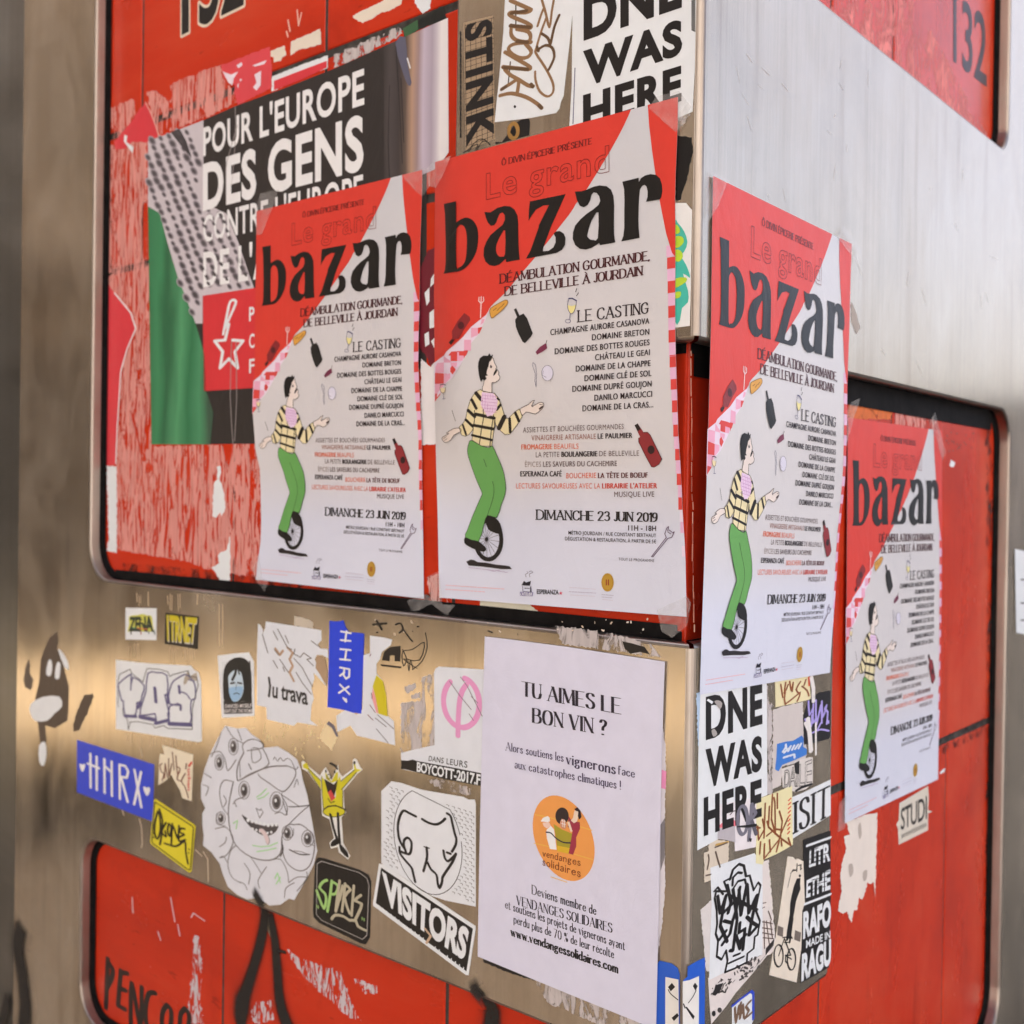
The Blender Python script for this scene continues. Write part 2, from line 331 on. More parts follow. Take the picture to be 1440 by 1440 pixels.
# ---------------------------------------------------------------- flat art on a surface
LAY = 7e-5
class Art:
    """printed shapes laid out in metres on a sheet (a, b); out() bends them into place"""
    def __init__(s, tr, sc, out, d0=0.0):
        s.tr, s.sc, s.out, s.d0 = tr, sc, out, d0
        s.bm = bmesh.new(); s.mats = []; s.i = 0
    def mi(s, m):
        if not isinstance(m, bpy.types.Material): m = ink(m)
        if m not in s.mats: s.mats.append(m)
        return s.mats.index(m)
    def z(s, layer):
        s.i += 1; return layer*LAY + (s.i % 20)*3e-6
    def face(s, ab, m, z):
        try:
            f = s.bm.faces.new([s.bm.verts.new((a, b, z)) for a, b in ab]); f.material_index = m
        except ValueError: pass
    def raw(s, ab, m, layer, holes=()):
        m = s.mi(m); z = s.z(layer)
        if not holes:
            out = []
            for p in ab:
                if not out or math.dist(p, out[-1]) > 1e-6: out.append(p)
            if math.dist(out[0], out[-1]) < 1e-6: out.pop()
            try: f = s.bm.faces.new([s.bm.verts.new((a, b, z)) for a, b in out])
            except ValueError: return
            f.material_index = m
            if len(out) > 4:
                f.normal_update(); bmesh.ops.triangulate(s.bm, faces=[f], ngon_method='EAR_CLIP')
            return
        loops = [[Vector((a, b, 0)) for a, b in ab]]+[[Vector((a, b, 0)) for a, b in h] for h in holes]
        flat = [v for l in loops for v in l]; vs = [s.bm.verts.new((v.x, v.y, z)) for v in flat]
        for t in tessellate_polygon(loops):
            if len(set(t)) == 3:
                try: s.bm.faces.new([vs[i] for i in t]).material_index = m
                except ValueError: pass
    def poly(s, p, m, layer=1, holes=(), smooth=0):
        f = (lambda q: catmull(q, True, smooth)) if smooth else (lambda q: q)
        s.raw([s.tr(*q) for q in f(p)], m, layer, [[s.tr(*q) for q in f(h)] for h in holes])
    def strokes_ab(s, p, w, m, layer, wy=None, closed=False, taper=0):
        m = s.mi(m); wy = w if wy is None else wy; n = len(p)
        segs = [(p[i], p[i+1]) for i in range(n-1)]+([(p[-1], p[0])] if closed else [])
        for k, (a, b) in enumerate(segs):
            f = 1.0
            if taper: f = max(.25, min(1, 1-taper*abs(2*(k+.5)/len(segs)-1)**2))
            pp = []
            for q in (a, b):
                for t in range(8):
                    th = (t+.5)*math.pi/4
                    pp.append(Vector((q[0]+w*f/2*math.cos(th)*1.05, q[1]+wy*f/2*math.sin(th)*1.05)))
            h = convex_hull_2d(pp)
            s.face([tuple(pp[i]) for i in h], m, s.z(layer))
    def stroke(s, p, w, m, layer=2, smooth=0, closed=False, taper=0):
        k = s.sc(*p[len(p)//2]); kx = s.sc(*p[len(p)//2], 0)
        if smooth: p = catmull(p, closed, smooth)
        s.strokes_ab([s.tr(*q) for q in p], w*kx, m, layer, w*k, closed, taper)
    def ellipse(s, c, rx, ry, m, layer=2, rot=0, ring=0, n=24):
        e = []
        for i in range(n):
            t = 2*math.pi*i/n; x, y = rx*math.cos(t), ry*math.sin(t)
            e.append((c[0]+x*math.cos(rot)-y*math.sin(rot), c[1]+x*math.sin(rot)+y*math.cos(rot)))
        if ring: s.stroke(e, ring, m, layer, closed=True)
        else: s.poly(e, m, layer)
    def quadmap(s, q):
        BL, BR, TR, TL = q
        h0 = math.dist(BL, TL); h1 = math.dist(BR, TR); w0, w1 = 1/max(h0, .1), 1/max(h1, .1)
        def f(u, v):
            d = (1-u)*w0+u*w1
            b = [((1-u)*w0*BL[i]+u*w1*BR[i])/d for i in (0, 1)]; t = [((1-u)*w0*TL[i]+u*w1*TR[i])/d for i in (0, 1)]
            return (b[0]+(t[0]-b[0])*v, b[1]+(t[1]-b[1])*v)
        return f
    def text(s, t, q, m, layer=3, bold=0.0, space=1.0, outline=0, strike=0):
        f = s.quadmap(q); v, fs = glyphs(t, bold, space); mi = s.mi(m); z = s.z(layer)
        ab = [s.tr(*f(*p)) for p in v]
        if outline:
            cnt = {}
            for p in fs:
                for i in range(len(p)):
                    e = tuple(sorted((p[i], p[i-1]))); cnt[e] = cnt.get(e, 0)+1
            for (i, j), c in cnt.items():
                if c == 1: s.strokes_ab([ab[i], ab[j]], outline*s.sc(*q[0]), m, layer)
            return
        for dx in ((0,) if not strike else (-strike, strike)):
            o = math.dist(s.tr(*q[0]), s.tr(*q[3]))*dx; z = s.z(layer)
            vs = [s.bm.verts.new((a+o, b, z)) for a, b in ab]
            for p in fs:
                try: s.bm.faces.new([vs[i] for i in p]).material_index = mi
                except ValueError: pass
    def pen(s, t, q, m, layer=3, w=.12, h=.05, serif=0.0, gap=.2, thin=.4):
        """pen lettering; nib w x h given in cap heights"""
        f = s.quadmap(q); st, W = skeleton(t, serif, gap)
        cap = math.dist(q[0], q[3])*s.sc(*q[0]); a0 = s.tr(*q[0]); a1 = s.tr(*q[1]); wid = math.dist(a0, a1)
        nx, ny = w*wid/W, h*cap
        for p, th in st:
            s.strokes_ab([s.tr(*f(*v)) for v in p], nx*(thin if th else 1), m, layer, ny)
    def build(s, name, parent=None, grid=None, smooth=False):
        bm = s.bm
        if grid:
            for i in (0, 1):
                for g in grid[i]:
                    no = (1, 0, 0) if i == 0 else (0, 1, 0)
                    bmesh.ops.bisect_plane(bm, geom=bm.verts[:]+bm.edges[:]+bm.faces[:], dist=1e-7, plane_co=(g if i == 0 else 0, g if i == 1 else 0, 0), plane_no=no)
        uvl = bm.loops.layers.uv.new('UVMap')
        for f in bm.faces:
            for l in f.loops: l[uvl].uv = (l.vert.co.x, l.vert.co.y)
        for v in bm.verts: v.co = s.out(v.co.x, v.co.y, s.d0+v.co.z)
        bm.normal_update()
        for f in bm.faces:
            f.smooth = smooth
        return bm_obj(name, bm, s.mats, parent)

_order = {'L': 0, 'R': 0}
class Wall:
    """a spot on one wall where stickers go; every new sheet lies a hair above the last"""
    def __init__(s, face, base): s.f, s.base = face, base
    def art(s, d):
        f = s.f; dd = s.base+d
        tr = lambda x, y: f.px(x, y, dd)
        def sc(x, y, ax=1):
            if ax: a = f.px(x, y-4, dd); b = f.px(x, y+4, dd); return abs(a[1]-b[1])/8
            a = f.px(x-4, y, dd); b = f.px(x+4, y, dd); return abs(a[0]-b[0])/8
        return Art(tr, sc, lambda a, z, k: f.p3(a, z, k), dd)
LS, RS, LT, RT = Wall(L, 0.0), Wall(RF, 0.0), Wall(L, -.02), Wall(RF, -.02)
def sticker(wall, d, name, label, cat, outline, colour, smooth=0, group=None):
    """root sheet of a sticker or scrap; returns (root, art factory)"""
    a = wall.art(d); a.poly(outline, colour, 0, smooth=smooth)
    root = a.build(name); tag(root, label, cat, group)
    def part(): return wall.art(d+1.0e-4)
    return root, part
def fin(art, name, root): return art.build(name, root)
def K(ox, oy, k): return lambda x, y: (ox+x/k, oy+y/k)
def P(s, k=None): return pts(s, k)


# ================================================================ the steel and tile corner
def fillet(loop, e, closed=True, n=8):
    """corner points (s, z, r), interior on the left; moved e towards the plate and rounded"""
    m = len(loop); out = []
    def dirn(a, b):
        v = Vector((b[0]-a[0], b[1]-a[1])); return v.normalized()
    for i in range(m):
        p = Vector(loop[i][:2]); r = loop[i][2]
        if not closed and i in (0, m-1):
            d = dirn(loop[0], loop[1]) if i == 0 else dirn(loop[-2], loop[-1])
            q = p+Vector((d.y, -d.x))*e; out.append((q.x, q.y)); continue
        d0 = dirn(loop[i-1], loop[i]); d1 = dirn(loop[i], loop[(i+1) % m])
        n0 = Vector((d0.y, -d0.x)); n1 = Vector((d1.y, -d1.x))
        cr = d0.x*d1.y-d0.y*d1.x; bis = (n0+n1)/(1+n0.dot(n1)); q = p+bis*e
        rr = r+e if cr > 0 else max(.0005, r-e)
        th = math.acos(max(-1, min(1, d0.dot(d1)))); t = rr*math.tan(th/2)
        a = q-d0*t; sg = 1 if cr > 0 else -1
        c = a+Vector((-d0.y, d0.x))*rr*sg
        v0 = a-c
        for k in range(n+1):
            w_ = Matrix.Rotation(sg*th*k/n, 2) @ v0; out.append((c.x+w_.x, c.y+w_.y))
    return out
LIPR = .0036; DEEP = .0245; MIT = 1/math.tan(ANG)
PROFILE = [(LIPR*(1-math.sin(t*math.pi/10)), -LIPR*(1-math.cos(t*math.pi/10))) for t in range(6)]+[(0, -.0135), (0, -.0136), (0, -.0187), (-.0075, -.0189)]
def sweep(bm, face, loop, closed, seal=True):
    rings = []
    for e, d in (PROFILE if seal else PROFILE[:-2]+[(0, -DEEP)]):
        p = fillet(loop, e, closed)
        if not closed:
            for i in (0, -1):
                if abs(p[i][0]) < .02: p[i] = (.003+max(0, -d)*MIT, p[i][1])
        rings.append([bm.verts.new(face.p3(a, z, d)) for a, z in p])
    n = len(rings[0])
    for j in range(len(rings)-1):
        for i in range(n if closed else n-1):
            k = (i+1) % n
            f = bm.faces.new([rings[j][i], rings[j][k], rings[j+1][k], rings[j+1][i]])
            f.material_index = 1 if j < 6 else 2; f.smooth = j < 6
def plate(bm, face, outline, holes=()):
    loops = [[Vector((a, z, 0)) for a, z in l] for l in [outline]+list(holes)]
    flat = [v for l in loops for v in l]; vs = [bm.verts.new(face.p3(v.x, v.y, 0)) for v in flat]
    for t in tessellate_polygon(loops):
        if len(set(t)) == 3: bm.faces.new([vs[i] for i in t]).material_index = 0
def setuv(bm):
    uvl = bm.loops.layers.uv.new('UVMap')
    for f in bm.faces:
        n = f.normal; fc = L if abs(n.dot(NL)) > abs(n.dot(NR)) else RF
        for l in f.loops:
            p = l.vert.co-C0; l[uvl].uv = (p.dot(fc.u)+(7 if fc is RF else 0), l.vert.co.z)
TOP = 3.3; FIL = .0055; CS = FIL*MIT
ZA, ZB, ZC, ZD, ZE, ZT = 1.386, 1.630, 1.0345, .787, 1.9765, 2.42   # block top, upper block foot, block foot, tile foot, 132 foot, tile head
pillar = empty('tiled_corner_pillar', (C0.x, C0.y, 0), 'tall street corner clad in brushed steel bands round recessed red enamel tiles', 'wall')
# left wall: the recess steps down to the corner between ZA and ZB
upL = [(0, ZA, 0), (1.022, ZA, .05), (1.022, ZT, .05), (.2945, ZT, .05), (.2945, ZB, .03), (0, ZB, 0)]
lowL = [(0, ZD, 0), (1.037, ZD, .05), (1.037, ZC, .042), (0, ZC, 0)]
SEAM = 1.2465
bm = bmesh.new()
def P2o(l, e): return fillet(l, e, False)
u = P2o(upL, LIPR); u[0] = (CS, u[0][1]); u[-1] = (CS, u[-1][1])
lo = P2o(lowL, LIPR); lo[0] = (CS, lo[0][1]); lo[-1] = (CS, lo[-1][1])
plate(bm, L, [(CS, 0), (SEAM-.002, 0), (SEAM-.002, TOP), (CS, TOP)]+u[::-1]+lo[::-1])
sweep(bm, L, upL, False)
for a0, a1, z0, z1, fc in ((.03, .985, ZA, ZA+.0125, L), (.03, .9, ZB-.026, ZB, RF)):        # wider black jointing
    f = bm.faces.new([bm.verts.new(fc.p3(a, z, -.0183)) for a, z in ((a0, z0), (a1, z0), (a1, z1), (a0, z1))]); f.material_index = 2
sweep(bm, L, lowL, False)
# right wall
lowR = [(0, ZD, 0), (.925, ZD, .055), (.925, ZB, .045), (0, ZB, 0)]
r132 = [(.05, ZE, .04), (.8905, ZE, .035), (.8905, ZT, .05), (.05, ZT, .05)]
blk = [(0, ZC, 0), (.300, ZC, .006), (.300, ZA, .006), (0, ZA, 0)]
u = P2o(lowR, LIPR); u[0] = (CS, u[0][1]); u[-1] = (CS, u[-1][1])
plate(bm, RF, [(CS, 0), (2.6, 0), (2.6, TOP), (CS, TOP)]+u[::-1], [fillet(r132, LIPR)])
sweep(bm, RF, lowR, False); sweep(bm, RF, r132, True)
bk = blk[::-1]                                   # the block stands out of the tiles: plate on its inside
u = fillet(bk, LIPR, False); u[0] = (CS, u[0][1]); u[-1] = (CS, u[-1][1])
plate(bm, RF, u); sweep(bm, RF, bk, False, False)
# rounded fold of the steel along the corner
def fold(z0, z1):
    rows = []
    for k in range(9):
        t = k/8; n = (NL*(1-t)+NR*t).normalized()
        c = C0-(NL+NR).normalized()*(FIL/math.sin(ANG))
        rows.append((c+n*FIL))
    for k in range(8):
        q = [bm.verts.new((rows[i].x, rows[i].y, z)) for i, z in ((k, z0), (k+1, z0), (k+1, z1), (k, z1))]
        f = bm.faces.new(q); f.smooth = True; f.material_index = 1
g = LIPR
fold(ZB+g, TOP); fold(ZC+g, ZA-g); fold(0, ZD-g)
bmesh.ops.remove_doubles(bm, verts=bm.verts, dist=1e-5)
setuv(bm)
frame = bm_obj('steel_cladding', bm, [STEEL, LIP, GRIME], pillar)
# beyond the seam the next steel sheet stands back a little and is darker
bm = bmesh.new(); vs = []
for a, d in ((SEAM+.0035, -.02), (SEAM+.0035, -.006), (SEAM+.006, -.004), (2.7, -.004)): vs.append((bm.verts.new(L.p3(a, 0, d)), bm.verts.new(L.p3(a, TOP, d))))
for i in range(3): bm.faces.new([vs[i][0], vs[i+1][0], vs[i+1][1], vs[i][1]])
v0 = [bm.verts.new(L.p3(a, z, -.02)) for a, z in ((SEAM-.01, 0), (SEAM+.01, 0), (SEAM+.01, TOP), (SEAM-.01, TOP))]
bm.faces.new(v0).material_index = 1
for a in (SEAM-.002,):
    q = [bm.verts.new(L.p3(a, z, d)) for z, d in ((0, 0), (TOP, 0), (TOP, -.02), (0, -.02))]; bm.faces.new(q).material_index = 1
setuv(bm); bm_obj('side_sheet', bm, [DARKSTEEL, GRIME], pillar)
# core of the wall and its flat top, so that it casts its shade
bm = bmesh.new(); pl = [L.p3(2.7, 0, -.03), L.p3(.045, 0, -.03), RF.p3(.045, 0, -.03), RF.p3(2.6, 0, -.03)]
far = L.p3(2.7, 0, 0)+UR*2.4; pl.append(far)
b0 = [bm.verts.new(p) for p in pl]; b1 = [bm.verts.new(p+Vector((0, 0, TOP))) for p in pl]
for i in range(5): bm.faces.new([b0[i], b0[(i+1) % 5], b1[(i+1) % 5], b1[i]])
bm.faces.new(b1)
bm_obj('wall_core', bm, [GROUT], pillar)
bm = bmesh.new(); pl2 = [L.p3(2.75, TOP, .05), C0+(NL+NR).normalized()*.07+Vector((0, 0, TOP)), RF.p3(2.65, TOP, .05), far+Vector((0, 0, TOP))]
b0 = [bm.verts.new(p+Vector((0, 0, .002))) for p in pl2]; b1 = [bm.verts.new(p+Vector((0, 0, .35))) for p in pl2]
for i in range(4): bm.faces.new([b0[i], b0[(i+1) % 4], b1[(i+1) % 4], b1[i]])
bm.faces.new(b0); bm.faces.new(b1); bm_obj('fascia', bm, [DARKSTEEL], pillar)

def tiles(name, face, rects):
    bm = bmesh.new(); g = .0028; gz = .0044; ch = .0012; D = -.02
    for s0, s1, z0, z1 in rects:
        a0, a1, c0, c1 = s0+g, s1-g, z0+gz, z1-gz
        ringz = []
        for e, d in ((ch*1.6, D), (ch*.5, D-.0004), (0, D-.0016), (0, D-.006)):
            ringz.append([bm.verts.new(face.p3(a, z, d)) for a, z in ((a0+e, c0+e), (a1-e, c0+e), (a1-e, c1-e), (a0+e, c1-e))])
        bm.faces.new(ringz[0])
        for j in range(3):
            for i in range(4):
                f = bm.faces.new([ringz[j][i], ringz[j][(i+1) % 4], ringz[j+1][(i+1) % 4], ringz[j+1][i]]); f.smooth = False
    S0 = min(r[0] for r in rects); S1 = max(r[1] for r in rects); Z0 = min(r[2] for r in rects); Z1 = max(r[3] for r in rects)
    f = bm.faces.new([bm.verts.new(face.p3(a, z, -.0216)) for a, z in ((S0+.003, Z0), (S1, Z0), (S1, Z1), (S0+.003, Z1))]); f.material_index = 1
    setuv(bm)
    uvl = bm.loops.layers.uv.active
    for f in bm.faces:                        # each tile its own patch of enamel
        o = (int(f.verts[0].index/16)*.37)
    return bm_obj(name, bm, [TILE, GROUT], pillar)
T0 = .0238
def row(z0, z1, cuts, s0=T0, s1=1.06): 
    c = [s0]+sorted(cuts)+[s1]; return [(c[i], c[i+1], z0, z1) for i in range(len(c)-1)]
tiles('tile_panel', L, row(1.983, ZT+.02, (.5305, .9325))+row(1.8, 1.983, (.5305, .9295))+row(1.36, 1.8, (.31, .7025)))
tiles('tile_panel', L, row(ZD-.02, 1.06, (.311, .713)))
tiles('tile_panel', RF, row(1.95, ZT+.02, (.3168, .4965), .03, .92))
tiles('tile_panel', RF, row(1.2055, 1.655, (.513,), T0, .95)+row(ZD-.02, 1.2055, (.3275, .7336), T0, .95))

# ================================================================ street around it
def quad(name, p, mat, label=None, kind=None):
    bm = bmesh.new(); bm.faces.new([bm.verts.new(q) for q in p]); uvl = bm.loops.layers.uv.new('UVMap')
    for f in bm.faces:
        for l in f.loops: l[uvl].uv = l.vert.co.xy
    o = bm_obj(name, bm, [mat]); tag(o, label, None, None, kind); return o
GLASS = simple('dark_glass', (.03, .035, .04), .1)
ASPH = simple('asphalt', (.02, .02, .021), .9, 0, .01, .35, 40); PAVE = simple('warm_paving', (.46, .36, .235), .8, 0, .006, .25, 6)
KERB = simple('granite_kerb', (.22, .21, .2), .8, 0, .004, .2, 20)
o = quad('ground', [(-150, -150, -.15), (150, -150, -.15), (150, 150, -.15), (-150, 150, -.15)], ASPH); tag(o, 'grey asphalt ground of the street', None, None, 'structure')
def slab(name, x0, x1, y0, y1, z0, z1, mat, **k):
    bm = bmesh.new(); bmesh.ops.create_cube(bm, size=1, matrix=Matrix.Translation(((x0+x1)/2, (y0+y1)/2, (z0+z1)/2)) @ Matrix.Diagonal((x1-x0, y1-y0, z1-z0, 1)))
    bmesh.ops.bevel(bm, geom=bm.edges[:], offset=.01, segments=2, affect='EDGES')
    o = bm_obj(name, bm, [mat]); tag(o, None, None, None, k.get('kind')); return o
slab('pavement', -4.3, .35, -1.1, 4.6, -.16, 0, simple('grey_paving', (.47, .385, .285), .85, 0, .006, .25, 9), kind='structure')
slab('pavement', -6.5, 26, -16, -1.103, -.16, 0, simple('bounce_paving', (.33, .325, .325), .85, 0, .006, .2, 9), kind='structure')  # pale forecourt added out of view to bounce sunlight onto the walls
slab('pavement', -10.3, -6.9, -40, 45, -.16, 0, PAVE, kind='structure')
# added taller house past the left wall, unseen, put here to shade the road
shade_wing = empty('added_shade_house', tuple(L.p3(7, 0, -2.5)), 'added tall house, out of view past the left wall, that shades the road', 'building')
WM = simple('grey_render', (.3, .28, .26), .85, 0, .006, .12, 4)
bm = bmesh.new()
pl = [L.p3(2.72, -.15, -.03), L.p3(10.0, -.15, -.03), L.p3(10.0, -.15, -6), L.p3(2.72, -.15, -6)]
b0 = [bm.verts.new(p) for p in pl]; b1 = [bm.verts.new(p+Vector((0, 0, 10.5))) for p in pl]
for i in range(4): bm.faces.new([b0[i], b0[(i+1) % 4], b1[(i+1) % 4], b1[i]])
bm.faces.new(b1); bm_obj('wall', bm, [WM], shade_wing)
for i in range(4):
    for z in (1.0, 4.2, 7.3):
        bm = bmesh.new(); a0 = 3.5+i*2.0; vs = []
        for d in (-.028, .03): vs.append([bm.verts.new(L.p3(a, zz, d)) for a, zz in ((a0, z), (a0+1.1, z), (a0+1.1, z+1.9), (a0, z+1.9))])
        bm.faces.new(vs[1])
        for k in range(4): bm.faces.new([vs[0][k], vs[0][(k+1) % 4], vs[1][(k+1) % 4], vs[1][k]])
        bm_obj('window', bm, [GLASS], shade_wing)
# the ochre stone house across the street, which the left wall mirrors
house = empty('stone_house', (-15.5, 6, 0), 'ochre stone house with shuttered windows across the street', 'building')
STONE = simple('ochre_stone', (.38, .315, .25), .85, 0, .01, .2, 3); FRM = simple('pale_frame', (.6, .57, .52), .6)
bm = bmesh.new(); HX = -12.0; Y0, Y1, HH = -22, 34, 13.5
cols = [Y0+2+i*3.5 for i in range(16)]; rowsz = [.6, 4.2, 7.4, 10.4]
holes = [[(y, z), (y+1.3, z), (y+1.3, z+(2.4 if z < 1 else 2.0)), (y, z+(2.4 if z < 1 else 2.0))] for y in cols for z in rowsz]
loops = [[Vector((a, b, 0)) for a, b in l] for l in [[(Y0, 0), (Y1, 0), (Y1, HH), (Y0, HH)]]+holes]; flat = [v for l in loops for v in l]
vs = [bm.verts.new((HX, v.x, v.y)) for v in flat]
for t in tessellate_polygon(loops): bm.faces.new([vs[i] for i in t])
for h in holes:
    for i in range(4):
        a, b = h[i], h[(i+1) % 4]; bm.faces.new([bm.verts.new(q) for q in ((HX, *a), (HX, *b), (HX-.25, *b), (HX-.25, *a))])
b4 = [bm.verts.new((x, y, z)) for x, y, z in ((HX, Y0, HH), (HX, Y1, HH), (HX-8, Y1, HH+.01), (HX-8, Y0, HH+.01))]; bm.faces.new(b4)
bm_obj('facade', bm, [STONE], house)
bm = bmesh.new()
for i in range(len(cols)):
    y0 = cols[i]+1.45; y1 = (cols[i+1]-.15) if i < len(cols)-1 else Y1
    bmesh.ops.create_cube(bm, size=1, matrix=Matrix.Translation((HX+.04, (y0+y1)/2, 1.7)) @ Matrix.Diagonal((.1, y1-y0, 3.4, 1)))
bmesh.ops.create_cube(bm, size=1, matrix=Matrix.Translation((HX+.05, (Y0+Y1)/2, 3.62)) @ Matrix.Diagonal((.16, Y1-Y0, .4, 1)))
bm_obj('shop_front', bm, [simple('brown_shop_front', (.085, .068, .055), .6)], house)
for (y, z), *_ , (y2, z2) in [(h[0], h[2]) for h in holes]:
    bm = bmesh.new(); bm.faces.new([bm.verts.new(q) for q in ((HX-.2, y, z), (HX-.2, y2, z), (HX-.2, y2, z2), (HX-.2, y, z2))])
    f = bmesh.ops.create_cube(bm, size=1, matrix=Matrix.Translation((HX-.17, (y+y2)/2, (z+z2)/2)) @ Matrix.Diagonal((.05, .07, z2-z-.02, 1)))
    for q in bm.faces[1:]: q.material_index = 1
    bm_obj('window', bm, [GLASS, FRM], house)

# added pale house, out of view, hides low bright sky from the right steel
far_house = empty('added_far_house', (34, 27, 0), 'added low pale house, out of view, hiding bright low sky from the steel', 'building')
hn = Vector((-.78, -.62, 0)).normalized(); hu = Vector((hn.y, -hn.x, 0)); hc = Vector((33, 26, 0))
PLAS = simple('pale_plaster', (.62, .57, .52), .85, 0, .01, .08, 2)
def wallbox(bm, u0, u1, z0, z1, d0, d1):
    vs = [bm.verts.new(hc+hu*u+hn*d+Vector((0, 0, z))) for u, d, z in ((u0, d0, z0), (u1, d0, z0), (u1, d1, z0), (u0, d1, z0), (u0, d0, z1), (u1, d0, z1), (u1, d1, z1), (u0, d1, z1))]
    for f in ((0, 1, 2, 3), (4, 5, 6, 7), (0, 1, 5, 4), (1, 2, 6, 5), (2, 3, 7, 6), (3, 0, 4, 7)): bm.faces.new([vs[i] for i in f])
bm = bmesh.new(); wallbox(bm, -26, 26, -.15, 4.4, -7, 0); bm_obj('wall', bm, [PLAS], far_house)
bm = bmesh.new(); wallbox(bm, -26.3, 26.3, 4.402, 4.7, -7.3, .35); bm_obj('roof', bm, [simple('zinc_roof', (.3, .31, .33), .5)], far_house)
for i in range(12):
    for z in (.9,):
        bm = bmesh.new(); u = -23.5+i*4.2; wallbox(bm, u, u+1.2, z, z+1.8, .003, .05); bm_obj('window', bm, [GLASS], far_house)

# added pale house behind the camera, bounces sunlight onto both walls
sun_house = empty('added_bounce_house', (-6, -17, 0), 'added tall pale house, out of view, that bounces sunlight onto the corner', 'building')
bm = bmesh.new()
def abox(bm, x0, x1, y0, y1, z0, z1): bmesh.ops.create_cube(bm, size=1, matrix=Matrix.Translation(((x0+x1)/2, (y0+y1)/2, (z0+z1)/2)) @ Matrix.Diagonal((x1-x0, y1-y0, z1-z0, 1)))
abox(bm, -24, 30, -22, -13, -.16, 14); bm_obj('wall', bm, [simple('pale_render', (.60, .575, .56), .85, 0, .006, .06, 2)], sun_house)
bm = bmesh.new(); abox(bm, -24.3, 30.3, -22.3, -12.6, 14.002, 14.5); bm_obj('roof', bm, [simple('slate_roof', (.12, .12, .13), .6)], sun_house)
for i in range(19):
    for z in (.8, 4.2, 7.6, 11):
        bm = bmesh.new(); x = -22.9+i*2.7; abox(bm, x, x+.95, -12.998, -12.94, z, z+1.7); bm_obj('window', bm, [GLASS], sun_house)

# ================================================================ the four fair posters
PW, PH = .297, .420
def homog(src, dst):
    import numpy as np
    A = []
    for (x, y), (u, v) in zip(src, dst):
        A.append([x, y, 1, 0, 0, 0, -u*x, -u*y, -u]); A.append([0, 0, 0, x, y, 1, -v*x, -v*y, -v])
    h = np.linalg.svd(np.array(A, float))[2][-1]; return [float(v) for v in h/h[-1]]
def happ(h, x, y):
    w_ = h[6]*x+h[7]*y+1; return ((h[0]*x+h[1]*y+h[2])/w_, (h[3]*x+h[4]*y+h[5])/w_)
def interp(t, tab):
    for (a, p), (b, q) in zip(tab, tab[1:]):
        if t <= b:
            k = (t-a)/(b-a); k = k*k*(3-2*k); return p+(q-p)*k
    return tab[-1][1]
class Paper:
    """a taped sheet: its place on the wall, the sway of its edges and how far it stands off"""
    def __init__(s, face, corners, left, right, depth):
        s.f, s.l, s.r, s.d = face, left, right, depth
        uv = [(0, 1), (1, 1), (1, 0), (0, 0)]
        s.H = homog(uv, corners); s.Hi = homog(corners, uv)
    def corr(s, u, v): return interp(1-v, s.l)*(1-u)**2+interp(1-v, s.r)*u**1.5 if 0 <= u <= 1 else (interp(1-v, s.l) if u < 0 else interp(1-v, s.r))
    def uv(s, x, y):
        q = happ(s.Hi, x, y)
        for _ in range(5):
            q = happ(s.Hi, x-s.corr(min(1, max(0, q[0])), min(1, max(0, q[1]))), y)
        return q
    def out(s, a, b, k):
        u, v = a/PW, b/PH; x, y = happ(s.H, u, v); x += s.corr(u, min(1, max(0, v)))
        d = s.d(u, 1-v); a2, z2 = s.f.px(x, y, d); return s.f.p3(a2, z2, d+k)
Z0 = [(0, 0), (1, 0)]
def ss(a, b, t):
    t = max(0, min(1, (t-a)/(b-a))); return t*t*(3-2*t)
def d2(u, t):
    right = .0016-.012*ss(.5, 1, t)
    left = -.0165+.002*math.sin(t*7)
    k = ss(-.02, .09, u)*(1-ss(.52, .76, t))+ss(0, 1, u)*ss(.52, .76, t)
    return left*(1-k)+right*k+.0012*math.sin(u*9+t*4)*ss(.5, .8, t)
def d1(u, t): return -.0182+.0014*(math.sin(u*6+t*5)+1)*ss(.1, .6, t)+.004*ss(.8, 1, t)*(1-u)
def d3(u, t): return .0016-.004*math.sin(math.pi*min(1, max(0, (t-.42)/.5)))*(t > .42)*(.4+.6*u)+.0025*math.sin(t*math.pi)*u
def d4(u, t): return -.0183+.0012*(math.sin(u*4+t*3)+1)
P2 = Paper(L, [(612, 228), (953.6, 136.3), (965.4, 867.5), (618, 840.4)], [(0, 0), (.35, -3.4), (.6, -3.4), (.9, -1), (1, 0)], [(0, 0), (.22, -6.6), (.47, -9.2), (.62, -7.8), (.76, -3.8), (.9, 0), (1, 0)], d2)
P1 = Paper(L, [(361, 297), (594, 239), (596, 842), (359.8, 815)], [(0, 0), (.4, -2), (.55, -5), (.63, -2), (.72, 6), (.87, 7.5), (1, 0)], [(0, 0), (.25, -4), (.45, -6.5), (.65, -2), (1, 0)], d1)
P3 = Paper(RF, [(1002.5, 247.5), (1197.5, 343), (1167, 946), (984, 977)], [(0, 0), (.3, 2.4), (.6, 2), (1, 0)], [(0, 0), (.24, 3), (.5, 7.5), (.7, 2.5), (1, 0)], d3)
P4 = Paper(RF, [(1192, 587), (1325, 606), (1319, 1096), (1188, 1158)], Z0, [(0, 0), (.5, 1.5), (1, 0)], d4)
k1, k2, k3, k4 = K(600, 130, 7.2), K(780, 130, 7.2), K(600, 300, 7.2), K(780, 300, 7.2)
k5, k6, k7, k8 = K(600, 480, 7.2), K(780, 480, 7.2), K(600, 680, 7.2), K(780, 680, 7.2)
RED, BLK, CREAM, GREEN = (204, 56, 44), (26, 24, 23), (226, 208, 165), (96, 156, 82)
SKIN = (224, 208, 200)
